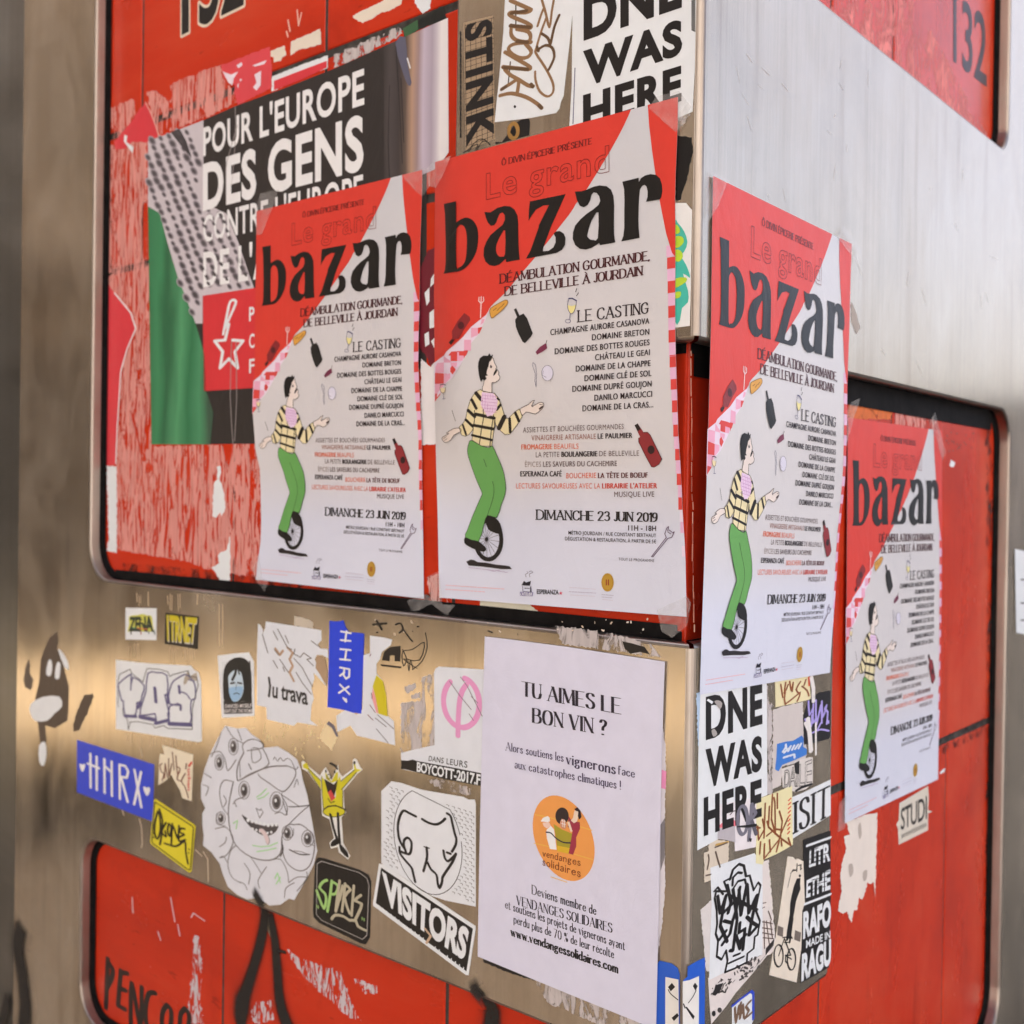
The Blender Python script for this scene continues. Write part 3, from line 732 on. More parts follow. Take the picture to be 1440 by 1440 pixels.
def posterart(pp, d): 
    tr = lambda x, y: (lambda q: (q[0]*PW, q[1]*PH))(P2.uv(x, y))
    return Art(tr, lambda x, y, ax=1: PH/670 if ax else PW/347, pp.out, d)
def sheet_part(a):
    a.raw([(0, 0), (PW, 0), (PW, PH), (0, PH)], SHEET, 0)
    # gingham cloth behind the torn red, and the checked edge on the right
    LP, PK, RD = (228, 205, 222), (222, 160, 184), (205, 66, 62)
    band = P("600,1030 450,1150 370,1250 200,1400", k3)+P("180,140 75,220 80,615 90,610 180,445 260,370 340,240 400,140 450,20", k5)+P("530,1220 600,1060 640,965", k3)
    a.poly(band, LP, 1)
    for q in ("85,320 85,430 105,430 175,425 175,325", "85,530 85,610 140,540 140,530", "245,110 245,200 310,200 310,110", "375,95 375,180 420,90", "240,270 260,245 295,285 265,335 240,310"): a.poly(P(q, k5), RD, 3)
    for q in ("85,220 85,320 175,320 175,215", "175,325 175,425 190,425 240,370 240,325", "85,430 85,530 140,530 175,440 175,430", "175,110 175,150 245,200 245,215 175,215", "245,215 245,250 300,260 310,215", "310,110 310,200 365,195 375,110"): a.poly(P(q, k5), PK, 2)
    for q in ("520,1160 520,1220 535,1215 565,1150", "450,1160 450,1260 520,1230 520,1160", "330,1395 330,1440 400,1440 420,1395", "250,1400 220,1440 330,1440 330,1395", "560,1070 545,1130 575,1110 590,1070", "380,1280 380,1390 450,1390 450,1280"): a.poly(P(q, k3), PK if q[0] in "453" and q[:3] not in ("520", "330") else RD, 2)
    tl = a.tr(612, 228); e = 0.0
    red1 = [(0, PH), a.tr(*k2(775, 175))]
    red1 = [(0, PH), (a.tr(*k2(775, 175))[0], PH)]+[a.tr(*p) for p in catmull(P("775,175 700,340 560,600 330,975 215,1130", k2)+P("1440,20 1100,445 950,620 800,800 690,905 640,960 600,1030 450,1150 370,1250 200,1400", k3)+P("180,140 75,215", k5), n=2)[1:]]
    red1[-1] = (0, red1[-1][1]); a.raw(red1, RED, 4)
    xr = a.tr(*k2(945, 125))[0]
    a.raw([(xr, PH)]+[a.tr(*p) for p in P("960,350 990,600 1020,810", k2)+P("1090,0 1130,200 1190,400", k4)]+[(PW, a.tr(*k4(1215, 440))[1]), (PW, PH)], RED, 4)
    for i, (kk, y0, y1, x0, f) in enumerate([(k4, 330, 445, 1132, 0), (k4, 450, 565, 1140, 1), (k4, 567, 690, 1142, 0), (k4, 690, 810, 1146, 1), (k4, 812, 940, 1150, 0), (k4, 940, 1060, 1152, 1), (k4, 1062, 1185, 1152, 0), (k4, 1185, 1310, 1155, 1), (k4, 1312, 1450, 1160, 0),
        (k6, 140, 265, 1166, 1), (k6, 267, 385, 1170, 0), (k6, 385, 490, 1176, 1), (k6, 492, 600, 1184, 0), (k6, 600, 720, 1190, 1), (k6, 722, 845, 1196, 0), (k6, 845, 965, 1203, 1), (k6, 967, 1090, 1210, 0), (k6, 1090, 1205, 1222, 1), (k6, 1207, 1340, 1228, 0), (k6, 1340, 1455, 1238, 1),
        (k8, 17, 140, 1250, 0), (k8, 140, 265, 1254, 1), (k8, 267, 385, 1268, 2), (k8, 387, 500, 1274, 0), (k8, 630, 740, 1290, 2)]):
        p = a.tr(*kk(x0, y0)); q = a.tr(*kk(x0, y1))
        a.raw([p, (PW, p[1]), (PW, q[1]), q], (LP if kk is k8 and f == 2 else PK, RD, LP)[f] if f != 0 else (216, 172, 200), 3)
def title_part(a):
    B = P("178,1130 300,1103 303,1290", k1), 0
    b_ = catmull(P("302,95 345,65 400,45 455,60 500,110 525,190 520,330 490,430 430,520 370,572 300,592", k3), n=3)
    a.poly(P("178,1130 300,1103", k1)+b_+P("175,612 190,570 197,500 198,300", k3)+P("190,1230", k1), BLK, 6,
        [catmull(P("302,210 315,145 345,115 385,135 405,190 412,280 408,400 395,480 365,530 330,548 305,540", k3), True, 2)])
    def aa(top, low, out_, inn):
        pass
    a1o = P("590,1212 650,1215 720,1170 790,1150 850,1155 895,1190 925,1250 932,1330", k1)+P("932,150 935,300 940,400 947,470 810,495 805,462 740,520 690,535 640,525 600,490 580,430 585,350 610,285 650,222 715,165 775,115 797,65 795,20", k3)+P("775,1216 745,1228 727,1265 712,1310 690,1345 655,1352 625,1320 605,1270", k1)
    a.poly(a1o, BLK, 6, [catmull(P("800,172 760,215 722,290 706,350 714,405 740,438 768,438 798,412", k3), True, 2)])
    z = P("1050,1105 1412,1030", k1)+P("1325,0 1270,120 1185,350 1180,385 1240,380 1288,345 1310,295 1310,245 1290,205 1315,185 1355,180 1392,205 1410,250 1405,320 1375,370 1320,402 1160,432 1010,460 1055,380 1140,140", k3)+P("1140,1345 1245,1140 1185,1146 1110,1188 1065,1252 1037,1300 1040,1200", k1)
    a.poly(z, BLK, 6)
    a2 = P("210,1005 275,1002 330,985 400,955 460,942 530,950 575,985 600,1050 607,1150 605,1330", k2)+P("605,150 606,210 612,260 620,295 465,323 455,302 420,325 380,350 320,368 260,360 212,322 188,260 190,195 212,125 262,65 330,5", k4)+P("395,1185 448,1140 466,1100 455,1050 430,1018 400,1013 377,1038 365,1090 340,1140 300,1163 260,1150 230,1090", k2)
    a.poly(a2, BLK, 6, [catmull(P("448,1215 400,1262 362,1340 340,1425", k2)+P("335,235 365,265 395,270 442,252", k4), True, 2)])
    r = P("690,905 855,865 858,908 880,868 920,842 975,828 1030,835 1070,870 1090,930 1095,1000 1085,1060 1070,1085 930,1108 945,1060 946,1000 935,955 915,937 890,948 868,985 860,1060", k2)+P("852,60 855,150 865,250 680,285 700,230 710,150", k4)+P("712,1100 708,980", k2)
    a.poly(r, BLK, 6)
    BR = (112, 26, 26)
    q = [(684.5, 281), (857, 241.5), (857, 204.5), (684.5, 244.5)]
    a.text('Le grand', q, BR, 6, .012, 1.1, outline=.9)
def T(s, x0, y0, x1, y1, h0, h1=None):
    h1 = h0 if h1 is None else h1; return [(x0, y0), (x1, y1), (x1, y1-h1), (x0, y0-h0)]
def text_part(a):
    DK, NOU, ORG, GR = (52, 36, 38), (70, 24, 28), (214, 112, 82), (104, 88, 86)
    a.pen('Ô DIVIN ÉPICERIE PRÉSENTE', T('', 706.5, 232.8, 832.5, 202.5, 8.2), (88, 22, 24), 6, .17, .09, .08, .22, .8)
    a.pen('DÉAMBULATION GOURMANDE,', T('', 704.2, 398.6, 913.3, 365.8, 12.6), NOU, 6, .19, .09, .1, .2, .7)
    a.pen('DE BELLEVILLE À JOURDAIN', T('', 711, 416, 903.6, 386.8, 12.4), NOU, 6, .19, .09, .1, .2, .7)
    a.pen('LE CASTING', T('', 814, 452.8, 912, 440.3, 15.8, 14.8), DK, 6, .15, .075, .1, .22, .65)
    for t, x0, y0, x1, y1 in (('CHAMPAGNE AURORE CASANOVA', 774.7, 471.5, 913.6, 455.3), ('DOMAINE BRETON', 833.2, 478.7, 913.6, 470.5), ('DOMAINE DES BOTTES ROUGES', 781, 498.4, 914, 485.4), ('CHÂTEAU LE GEAI', 837.6, 506.8, 914.4, 499.4),
        ('DOMAINE DE LA CHAPPE', 810.5, 522.8, 915.4, 514.7), ('DOMAINE CLÉ DE SOL', 822.8, 536.2, 916.5, 528.9), ('DOMAINE DUPRÉ GOUJON', 805.7, 551.2, 916.8, 543.6), ('DANILO MARCUCCI', 836.7, 563.7, 917.5, 558), ('DOMAINE DE LA CRAS...', 819.9, 578.6, 919.2, 572.8)):
        a.text(t, T('', x0, y0, x1, y1, 8.3, 8.2), DK, 6, .002, 1.1, 0, .035)
    for t, x0, y0, x1, y1, c, b in (('ASSIETTES ET BOUCHÉES GOURMANDES', 736, 608.5, 877.6, 603.3, GR, 0), ('VINAIGRERIE ARTISANALE', 748, 619.6, 838.5, 617.2, (150, 100, 86), 0), ('LE PAULMIER', 841.4, 617.1, 889.7, 615.8, DK, .022),
        ('FROMAGERIE', 734, 632.4, 777, 631.6, ORG, .018), ('BEAUFILS', 780, 631.5, 814, 631, ORG, 0), ('LA PETITE', 754.2, 643.2, 787, 642.6, GR, 0), ('BOULANGERIE', 790.4, 642.6, 840.4, 641.7, DK, .026), ('DE BELLEVILLE', 843.2, 641.6, 899.4, 640.8, GR, 0),
        ('ÉPICES', 738.9, 656.7, 761.5, 656.5, (150, 135, 130), 0), ('LES SAVEURS DU CACHEMIRE', 764.5, 656.5, 868.2, 655.3, GR, .01), ('ESPERANZA CAFÉ', 732.6, 670, 790.4, 669.9, DK, .02), ('BOUCHERIE', 797, 672.8, 839, 672, ORG, .004), ('LA TÊTE DE BOEUF', 841.8, 672.4, 911.3, 671.7, (92, 40, 38), .024),
        ('LECTURES SAVOUREUSES AVEC LA', 726.4, 687, 844.5, 687, ORG, 0), ("LIBRAIRIE L'ATELIER", 847.6, 687, 924.4, 686.7, (196, 70, 52), .022), ('MUSIQUE LIVE', 864.4, 698.8, 920.6, 698.5, GR, .006)):
        a.text(t, T('', x0, y0, x1, y1, 7.3), c, 6, 0, 1.08, 0, b*2.6)
    a.pen('DIMANCHE 23 JUIN 2019', T('', 755.6, 730.3, 924.4, 733.5, 13.2, 12), (36, 30, 32), 6, .19, .085, .1, .2, .6)
    a.text('11H - 18H', T('', 883.9, 746, 923.3, 746.8, 7.4), DK, 6, .018, 1.05)
    a.text('MÉTRO JOURDAIN / RUE CONSTANT BERTHAUT', T('', 800, 751.6, 923.3, 755.6, 5.1, 5), DK, 6, .008, 1.06)
    a.text('DÉGUSTATION & RESTAURATION, À PARTIR DE 5€', T('', 795.3, 759.8, 923.3, 764.2, 5), DK, 6, .008, 1.06)
    a.text('TOUT LE PROGRAMME', T('', 870.6, 788, 920.6, 790.4, 3.8), (70, 60, 66), 6, 0, 1.06)
    # sponsors along the foot
    rnd = random.Random(3)
    for x0, y0, x1, y1, c in ((628, 823, 709.5, 828.2, (222, 168, 172)), (627, 828.6, 682, 832.2, (222, 168, 172)), (802, 826, 838, 828.5, (196, 192, 204)), (801, 832, 838.5, 834, (176, 172, 190)), (803, 836.5, 837, 838.5, (196, 192, 204)), (847, 836, 863, 837.4, (178, 176, 190)), (847, 839.4, 863, 840.8, (178, 176, 190)), (848, 843, 862, 844.2, (196, 192, 204))):
        x = x0
        while x < x1-1:
            wl = rnd.uniform(2, 5.5); y = y0+(y1-y0)*(x-x0)/(x1-x0); a.stroke([(x, y), (min(x1, x+wl), y+(y1-y0)*wl/(x1-x0))], 1.0, c, 6); x += wl+rnd.uniform(.8, 1.6)
    a.poly(P("990,985 1012,1002 1062,985 1050,1035 965,1030", k7), (36, 34, 52), 6)
    a.stroke(P("975,1040 980,1092 1066,1098 1060,1040", k7), .8, (90, 86, 110), 6); a.stroke(P("1058,1050 1058,1095", k7), 1.6, (50, 46, 70), 6)
    for q in ("1000,1060 1008,1060", "1018,1061 1026,1061", "1036,1062 1044,1062"): a.stroke(P(q, k7), 1.2, (50, 46, 70), 6)
    a.poly(P("948,1096 1085,1100 1078,1140 950,1136", k7), (120, 116, 160), 6); a.text("L'ATELIER", [k7(952, 1130), k7(1074, 1135), k7(1080, 1106), k7(954, 1102)], (225, 220, 235), 7, .02)
    for q in ("1012,945 1005,920 1030,905 1020,890", "1050,945 1046,915 1080,900 1062,885 1040,895"): a.stroke(P(q, k7), .7, (120, 116, 130), 6, smooth=3)
    a.text('ESPERANZA', T('', 755.6, 835.2, 786.2, 836.2, 6.6), (36, 32, 44), 6, .02)
    st = [(789.3+r*math.sin(i*math.pi/5), 834-r*1.15*math.cos(i*math.pi/5)) for i in range(10) for r in ((2.7 if i % 2 == 0 else 1.1),)]; a.poly(st, (205, 70, 90), 6)
    a.ellipse((855, 818.9), 8.7, 12.9, (176, 138, 48), 6); a.ellipse((855, 818.9), 7.2, 10.8, (150, 112, 36), 7, ring=.5)
    for dx in (-1.5, 1.5): a.stroke([(855+dx, 815.5), (855+dx, 822.5)], 1.5, (140, 42, 30), 8)
def figure_part(a):
    ln = (58, 48, 46); w = .75
    sk = lambda q, k: (a.poly(P(q, k), SKIN, 5, smooth=2), a.stroke(P(q, k), w, ln, 7, smooth=2, closed=True))
    sk("672,165 690,215 715,262 702,282 722,290 737,318 731,335 747,357 742,385 715,407 690,420 664,424 666,520 620,525 568,500 580,440 586,395 560,300 600,200", k5)
    a.poly(P("525,260 530,210 545,170 580,145 625,148 640,122 658,150 677,132 672,160 660,190 640,210 632,250 618,290 612,330 628,345 598,352 612,375 595,397 575,385 555,410 546,385 535,340", k5), (26, 24, 26), 8)
    a.poly(P("680,345 690,310 705,285 720,285 716,310 700,335 686,348", k5), (30, 26, 28), 8); a.stroke(P("648,262 655,240 668,262", k5), w, ln, 8); a.ellipse(k5(657, 262), 1, 1.4, (40, 34, 34), 8)
    sk("950,690 990,662 1035,640 1070,608 1097,598 1068,655 1110,640 1150,620 1187,626 1186,665 1150,705 1105,735 1060,725 1010,718 975,750", k5)
    a.poly(P("1140,680 1180,650 1186,665 1150,695", k5), (60, 40, 42), 8)
    a.stroke(P("1068,655 1085,665", k5), w, ln, 8); a.stroke(P("1150,640 1180,640", k5), w, ln, 8)
    sk("342,880 272,886 206,930 232,936 166,970 165,1000 196,1026 250,1000 280,950 352,915", k5); a.stroke(P("175,985 205,965", k5), w, ln, 8); a.stroke(P("185,1005 212,985", k5), w, ln, 8)
    jk = P("500,515 550,488 572,502 640,518 690,525 730,570 760,640 790,735 802,780 835,780 900,715 945,685 975,760 920,850 850,940 800,945 758,910 708,850 694,800 690,880 675,1000 665,1062 560,1060 465,1000 480,880 470,900 440,940 400,962 360,950 335,870 375,830 400,790 420,690 450,590", k5)
    a.poly(jk, CREAM, 6)
    for q, wd in (("500,738 690,778", 36), ("480,850 682,888", 33), ("464,950 668,1000", 26), ("505,525 556,588", 44), ("462,592 508,680", 33), ("425,700 492,762", 38), ("402,795 470,860", 32), ("372,848 405,945", 24), ("722,578 738,592", 22), ("752,645 716,690", 32), ("792,765 738,878", 52), ("845,785 852,918", 33), ("902,722 940,808", 30)):
        a.stroke(P(q, k5), wd/7.2*.92, (32, 28, 28), 7)
    for q in ("580,690 580,790 560,900 540,1040", "685,745 660,900 645,1080", "490,700 490,800 472,900"): a.stroke(P(q, k5), 1.3, (32, 28, 28), 8)
    a.poly(P("566,512 620,520 682,525 726,600 716,690 672,748 620,762 580,690 552,640 560,570", k5), (226, 196, 226), 8)
    for i in range(6):
        a.stroke([k5(575+i*26, 530+i*3), k5(570+i*26, 680+i*9)], .5, (186, 128, 184), 9); a.stroke([k5(558, 545+i*32), k5(718, 560+i*32)], .5, (186, 128, 184), 9)
    a.stroke(jk, w, ln, 9, closed=True); a.stroke(P("700,800 695,880 710,850", k5), w, ln, 9)
    tr_ = catmull(P("460,1003 560,1058 640,1078 672,1058 720,1160 775,1290 800,1400", k5)+P("808,60 795,130 760,220 716,346 622,322 585,420 532,586 398,546 420,470 480,310 560,130 568,95 540,30", k7)+P("510,1400 470,1290 430,1170 420,1100 435,1030", k5), True, 2)
    a.poly(tr_, GREEN, 8); a.stroke(tr_, w, (38, 52, 34), 10, closed=True); a.stroke(P("580,1180 620,1290 672,1410", k5)+P("690,80 670,180 622,322", k7), w, (38, 52, 34), 10, smooth=2)
    a.ellipse(k7(630, 570), 18.2, 27.5, (28, 26, 28), 6, ring=6.2)
    for i in range(16):
        t = i*math.pi/8+.1; a.stroke([k7(612, 565), k7(630+125*math.cos(t), 570+195*math.sin(t))], .5, (70, 62, 66), 7)
    a.ellipse(k7(612, 565), 2.4, 3, (40, 36, 38), 8)
    a.poly(P("395,542 460,570 532,584 602,645 608,672 580,690 500,668 430,635 388,600", k7), (24, 22, 24), 10, smooth=2)
    a.poly(P("620,322 700,346 752,410 765,512 650,480 620,440 602,385", k7), (24, 22, 24), 9, smooth=2)
    a.poly(P("405,790 450,770 485,775 520,795 600,800 700,820 800,830 845,838 868,866 760,866 640,850 560,840 430,830", k7), (44, 38, 42), 5)
    for q in ("430,850 600,870 700,885", "620,872 680,888 740,878", "700,880 820,900"): a.stroke(P(q, k7), .6, (170, 150, 180), 5)
def bottle_a(a):
    a.poly(P("385,1010 440,1050 446,1082 380,1180 330,1268 290,1272 252,1332 228,1308 265,1262 260,1195 320,1090", k3), (128, 36, 40), 6); a.ellipse(k3(352, 1135), 4.6, 5.2, (74, 22, 28), 7); a.poly(P("265,1275 285,1285 252,1332 228,1308", k3), (50, 24, 24), 7)
def cutlery(a):
    a.stroke(P("550,1055 556,915", k3), 1.5, (232, 205, 205), 6)
    for q in ("535,850 532,888 556,915", "580,850 582,888 556,915", "557,845 556,900"): a.stroke(P(q, k3), 1.3, (232, 205, 205), 6)
def bread(a):
    bg_ = "645,1010 650,965 720,920 800,878 826,890 820,925 760,990 700,1040 662,1062"; a.poly(P(bg_, k3), (206, 152, 66), 6, smooth=2); a.stroke(P(bg_, k3), .8, (110, 74, 30), 7, smooth=2, closed=True)
    for q in ("680,985 712,960", "720,985 752,950", "760,950 790,915"): a.stroke(P(q, k3), 1, (130, 84, 36), 8)
def bottle_b(a):
    a.poly(P("888,975 910,960 945,1035 985,1015 1020,1060 1050,1140 1078,1215 1060,1250 1000,1315 975,1300 935,1220 908,1150 900,1080 920,1050", k3), (38, 38, 38), 6)
def glasses(a):
    gl = (86, 84, 120); ln = (58, 48, 46)
    a.poly(P("135,928 180,940 220,925 212,970 190,1010 165,1015 142,975", k4), (218, 208, 140), 6); a.stroke(P("150,860 135,925 142,975 165,1015 190,1010 215,965 226,890", k4), .7, gl, 7, smooth=2); a.stroke(P("150,862 185,862 226,885", k4), 1.6, (70, 68, 110), 7)
    a.stroke(P("165,1015 155,1078", k4), .8, gl, 7); a.ellipse(k4(140, 1092), 3.8, 2.6, gl, 7, ring=.6, n=14)
    for q in ("228,762 218,795", "246,805 226,838"): a.stroke(P(q, k4), .9, ln, 6)
    a.poly(P("1108,108 1150,58 1214,18 1226,70 1180,105 1122,136", k5), (112, 44, 70), 6); a.stroke(P("1214,18 1222,-10", k5), .8, ln, 6)
def plate_knife(a):
    a.stroke(P("1080,215 1075,240 1105,330 1100,400 1112,462 1118,330 1108,240 1080,215", k5), .6, (110, 106, 130), 6); a.ellipse(k5(1228, 322), 8, 10.8, (206, 204, 218), 6); a.ellipse(k5(1228, 322), 8, 10.8, (120, 116, 130), 7, ring=.6); a.stroke(P("1185,300 1180,345 1215,365", k5), .6, (140, 136, 150), 7)
def small_glass(a):
    gl = (86, 84, 120); ln = (58, 48, 46)
    a.poly(P("140,470 195,475 190,510 170,528 148,510", k5), (222, 206, 160), 6); a.stroke(P("142,440 140,480 148,510 170,528 190,510 196,470", k5), .7, (120, 90, 90), 7); a.stroke(P("172,528 178,585", k5), .7, gl, 7); a.stroke(P("145,442 170,434 194,442", k5), 1.2, (60, 30, 30), 7); a.stroke(P("165,585 195,580", k5), .7, gl, 7)
    a.stroke(P("262,700 296,808", k5), .6, ln, 6)
def bottle_c(a):
    a.poly(P("815,852 845,832 905,922 945,920 972,948 1022,1050 1060,1120 1090,1192 1062,1245 1012,1275 985,1270 930,1170 892,1090 856,1020 855,980 870,968", k6), (132, 38, 44), 6); a.stroke(P("905,922 945,920 972,948 1022,1050 1090,1192 1062,1245 1012,1275 985,1270 930,1170 856,1020 855,980", k6), .7, (60, 24, 28), 7); a.ellipse(k6(982, 1098), 5, 6, (56, 24, 30), 8); a.poly(P("815,852 845,832 880,888 846,910", k6), (40, 30, 30), 8)
def fork(a):
    for q in ("985,740 1135,545", "1000,742 1150,555", "985,740 1000,742", "1135,545 1120,510 1140,450 1158,435", "1150,555 1190,545 1216,488", "1158,435 1150,480", "1216,488 1195,500", "1150,490 1180,510", "1165,470 1190,490"): a.stroke(P(q, k8), .9, (92, 70, 96), 6)
GRID = ([PW*i/14 for i in range(1, 14)], [PH*i/20 for i in range(1, 20)])
TAPES = {}
def poster(pp, label, tapes):
    c = pp.out(PW/2, 0, 0)
    root = empty('fair_poster', tuple(c), label, 'poster', 'red and white wine fair posters')
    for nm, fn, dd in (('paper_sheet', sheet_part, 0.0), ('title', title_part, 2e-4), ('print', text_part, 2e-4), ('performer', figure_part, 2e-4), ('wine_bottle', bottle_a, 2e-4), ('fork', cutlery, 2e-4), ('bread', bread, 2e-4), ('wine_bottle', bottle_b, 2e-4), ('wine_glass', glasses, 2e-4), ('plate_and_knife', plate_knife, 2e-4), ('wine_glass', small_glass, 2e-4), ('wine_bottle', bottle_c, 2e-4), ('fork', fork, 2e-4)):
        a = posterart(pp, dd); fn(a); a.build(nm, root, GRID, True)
    for wall, d, q in tapes:
        t = wall.art(d); t.poly(P(q), TAPE, 0); t.build('tape', root)
    return root
poster(P2, 'wine fair poster just left of the corner edge, largest and sharpest of the four', [(LT, .0225, "606,230 634,219 622,248 613,264 603,262 600,240"), (LS, .0026, "912,152 922,136 955,128 972,150 957,180 950,186"), (LT, .011, "600,812 618,802 622,850 640,851 628,866 608,850"), (LT, .014, "924,858 966,838 972,848 966,880 945,897 930,888")])
poster(P1, 'wine fair poster taped on red tiles over the black campaign poster', [(LT, .0032, "358,300 366,272 392,266 384,290 368,330 360,330"), (LT, .0042, "564,247 596,236 606,238 604,262 594,276 586,270"), (LT, .0075, "355,800 364,780 368,812 378,818 372,832 360,816"), (LT, .0042, "572,845 600,836 614,845 590,858 580,860")])
poster(P3, 'wine fair poster taped across the bright steel just right of the corner edge', [(RS, .0030, "992,292 1003,240 1024,254 1010,290 996,312"), (RS, .0030, "1178,334 1186,316 1212,352 1206,372 1190,350")])
poster(P4, 'wine fair poster on the red tiles farthest right, smallest of the four', [(RT, .004, "1186,586 1198,565 1210,560 1200,590 1192,622 1184,626"), (RT, .004, "1309,590 1315,580 1330,636 1325,648"), (RT, .004, "1180,1130 1190,1118 1189,1165 1178,1170")])

# ================================================================ numbers, paint and wear on the tiles and the steel
def deco(name, wall, d, fn, label=None):
    a = wall.art(d); fn(a); o = a.build(name, pillar)
    if label: o['label'] = label
    return o
def spray(wall, d, lines, name='spray_paint'):
    """soft edged strokes of sprayed paint"""
    bm = bmesh.new(); cl = bm.loops.layers.color.new('fade'); f = wall.f; dd = wall.base+d; i = 0
    for p, wd in lines:
        p = catmull(p, n=5); c = [f.px(x, y, dd) for x, y in p]; k = abs(f.px(p[0][0], p[0][1]-5, dd)[1]-f.px(p[0][0], p[0][1]+5, dd)[1])/10; kx = abs(f.px(p[0][0]-5, p[0][1], dd)[0]-f.px(p[0][0]+5, p[0][1], dd)[0])/10
        rows = []
        for j, q in enumerate(c):
            a, b = c[max(0, j-1)], c[min(len(c)-1, j+1)]; t = Vector((b[0]-a[0], b[1]-a[1])).normalized(); n = Vector((-t.y, t.x)); wl = wd if isinstance(wd, (tuple, list)) else (wd, wd); ft = j/(len(c)-1)*(len(wl)-1); wi = min(int(ft), len(wl)-2); wv = wl[wi]+(wl[wi+1]-wl[wi])*(ft-wi); ww = wv*.62*math.hypot(n.x*kx, n.y*k)
            rows.append([(q[0]+n.x*ww*e, q[1]+n.y*ww*e, v) for e, v in ((-1.4, 0), (-.85, .5), (-.42, 1), (.42, 1), (.85, .5), (1.4, 0))])
        def cap(r, sg, tdir):
            wd_ = max(wd) if isinstance(wd, (tuple, list)) else wd; return [(x+tdir[0]*sg*wd_*k*.8, y+tdir[1]*sg*wd_*k*.8, 0) for x, y, v in r]
        t0 = Vector((c[0][0]-c[1][0], c[0][1]-c[1][1])).normalized(); t1 = Vector((c[-1][0]-c[-2][0], c[-1][1]-c[-2][1])).normalized()
        rows = [cap(rows[0], 1, t0)]+rows+[cap(rows[-1], 1, t1)]
        z = dd+i*4e-5; i += 1
        for r0, r1 in zip(rows, rows[1:]):
            for m in range(5):
                q = [r0[m], r0[m+1], r1[m+1], r1[m]]
                try:
                    fc = bm.faces.new([bm.verts.new(f.p3(x, y, z)) for x, y, v in q])
                    for l, (x, y, v) in zip(fc.loops, q): l[cl] = (v, v, v, 1)
                except ValueError: pass
    bm_obj(name, bm, [SPRAY], pillar)
c0 = lambda ox, oy, k=3: K(ox, oy, k)
A0, B0, A9, B9, C9 = K(0, 0, 3), K(480, 0, 3), K(0, 960, 3), K(480, 960, 3), K(960, 960, 3)
kN = K(130, 0, 16/3); kE = K(360, 0, 36/7)
def num_left(a):
    q = [(255.6, 49.5), (343, 7), (343, -112), (255.6, -76)]
    h = [(252, 55), (347, 9), (347, -116), (252, -78)]
    f = a.quadmap(q); v, fs = glyphs('132', .02, .95)
    cnt = {}
    for p in fs:
        for i in range(len(p)):
            e = tuple(sorted((p[i], p[i-1]))); cnt[e] = cnt.get(e, 0)+1
    ab = [a.tr(*f(*p)) for p in v]
    for (i, j), c in cnt.items():
        if c == 1: a.strokes_ab([ab[i], ab[j]], .0068, (214, 200, 180), 0)
    a.text('132', q, (30, 28, 30), 2, .02, .95)
deco('stencilled_number', LT, 2e-4, num_left)
deco('stencilled_number', RT, 2e-4, lambda a: a.text('132', [(1340.5, 86), (1387.5, 122.5), (1387.5, 24), (1340.5, -10)], (52, 24, 24), 1, .012, .95))
def pengoo(a):
    for q in ("455,1165 447,1372", "457,1178 476,1212 470,1250 452,1285", "510,1215 498,1362", "510,1222 537,1226", "505,1290 530,1298", "498,1362 527,1378", "552,1445 556,1268 592,1450 598,1285", "655,1310 628,1312 615,1370 618,1440 640,1490 655,1450", "705,1360 686,1390 684,1450 700,1500 720,1450 722,1385 705,1360", "780,1375 762,1400 760,1460 775,1510 795,1450 797,1400 780,1375"):
        a.stroke(P(q, A9), 6.2, (34, 20, 18), 1, smooth=3)
deco('marker_graffiti', LT, 2e-4, pengoo)
ks = K(300, 1240, 3.6)
spray(LS, 1.6e-3, [(P("210,60 225,85 240,112", ks), 12)])
spray(LT, 5e-4, [(P("262,120 258,200 240,300 205,430 168,545 146,620 138,690 150,760", ks), (15, 16, 17, 17, 20, 29, 24, 14)), (P("290,180 312,300 322,420 330,540 345,640 385,760", ks), (13, 15, 16, 17, 20, 26)), (P("325,350 345,352 365,358", ks), 5), (P("1380,590 1412,650 1405,760", ks), (20, 28, 30))])
spray(LS, 1.2e-3, [(P("1318,540 1326,556 1350,585", ks), (17, 19, 20))])
spray(LS, 1.0e-3, [(P("85,1045 75,1120 95,1250 105,1380 95,1500", A9), 20), (P("30,1330 10,1420 -20,1500", A9), 10)])

# ================================================================ torn bills on the red tiles of the left wall
WHITE, PAPER, BLACK, BLUE, YEL = (222, 218, 216), (214, 218, 225), (34, 32, 33), (44, 66, 196), (196, 182, 34)
IV = (214, 204, 188)
ROSE = (204, 52, 62)
def ragged(p, amp, seed):
    r = random.Random(seed); out = []
    for i, a in enumerate(p):
        b = p[(i+1) % len(p)]; n = max(1, int(math.dist(a, b)/2.6)); out.append(a)
        for j in range(1, n):
            t = j/n; out.append((a[0]+(b[0]-a[0])*t+r.uniform(-amp, amp), a[1]+(b[1]-a[1])*t+r.uniform(-amp, amp)))
    return out
def scrap(wall, d, name, label, q, col, k=None, cat='torn paper', group=None, extra=None, smooth=0):
    p = P(q, k)
    if name.startswith('torn'): p = ragged(p, .75, len(q))
    root, part = sticker(wall, d, name, label, cat, p, col, smooth, group)
    if extra:
        nm, fn = extra; a = part(); fn(a); a.build(nm, root)
    return root
def residue(wall, d, q, mat, k=None):
    a = wall.art(d); a.poly(ragged(P(q, k), 1.6, len(q)), mat, 0); a.build('paste_residue', pillar)
residue(LT, 1.0e-4, "120,815 300,742 335,850 330,905 480,935 500,1030 400,1070 290,1120 165,1060", RESIDUE, kN)
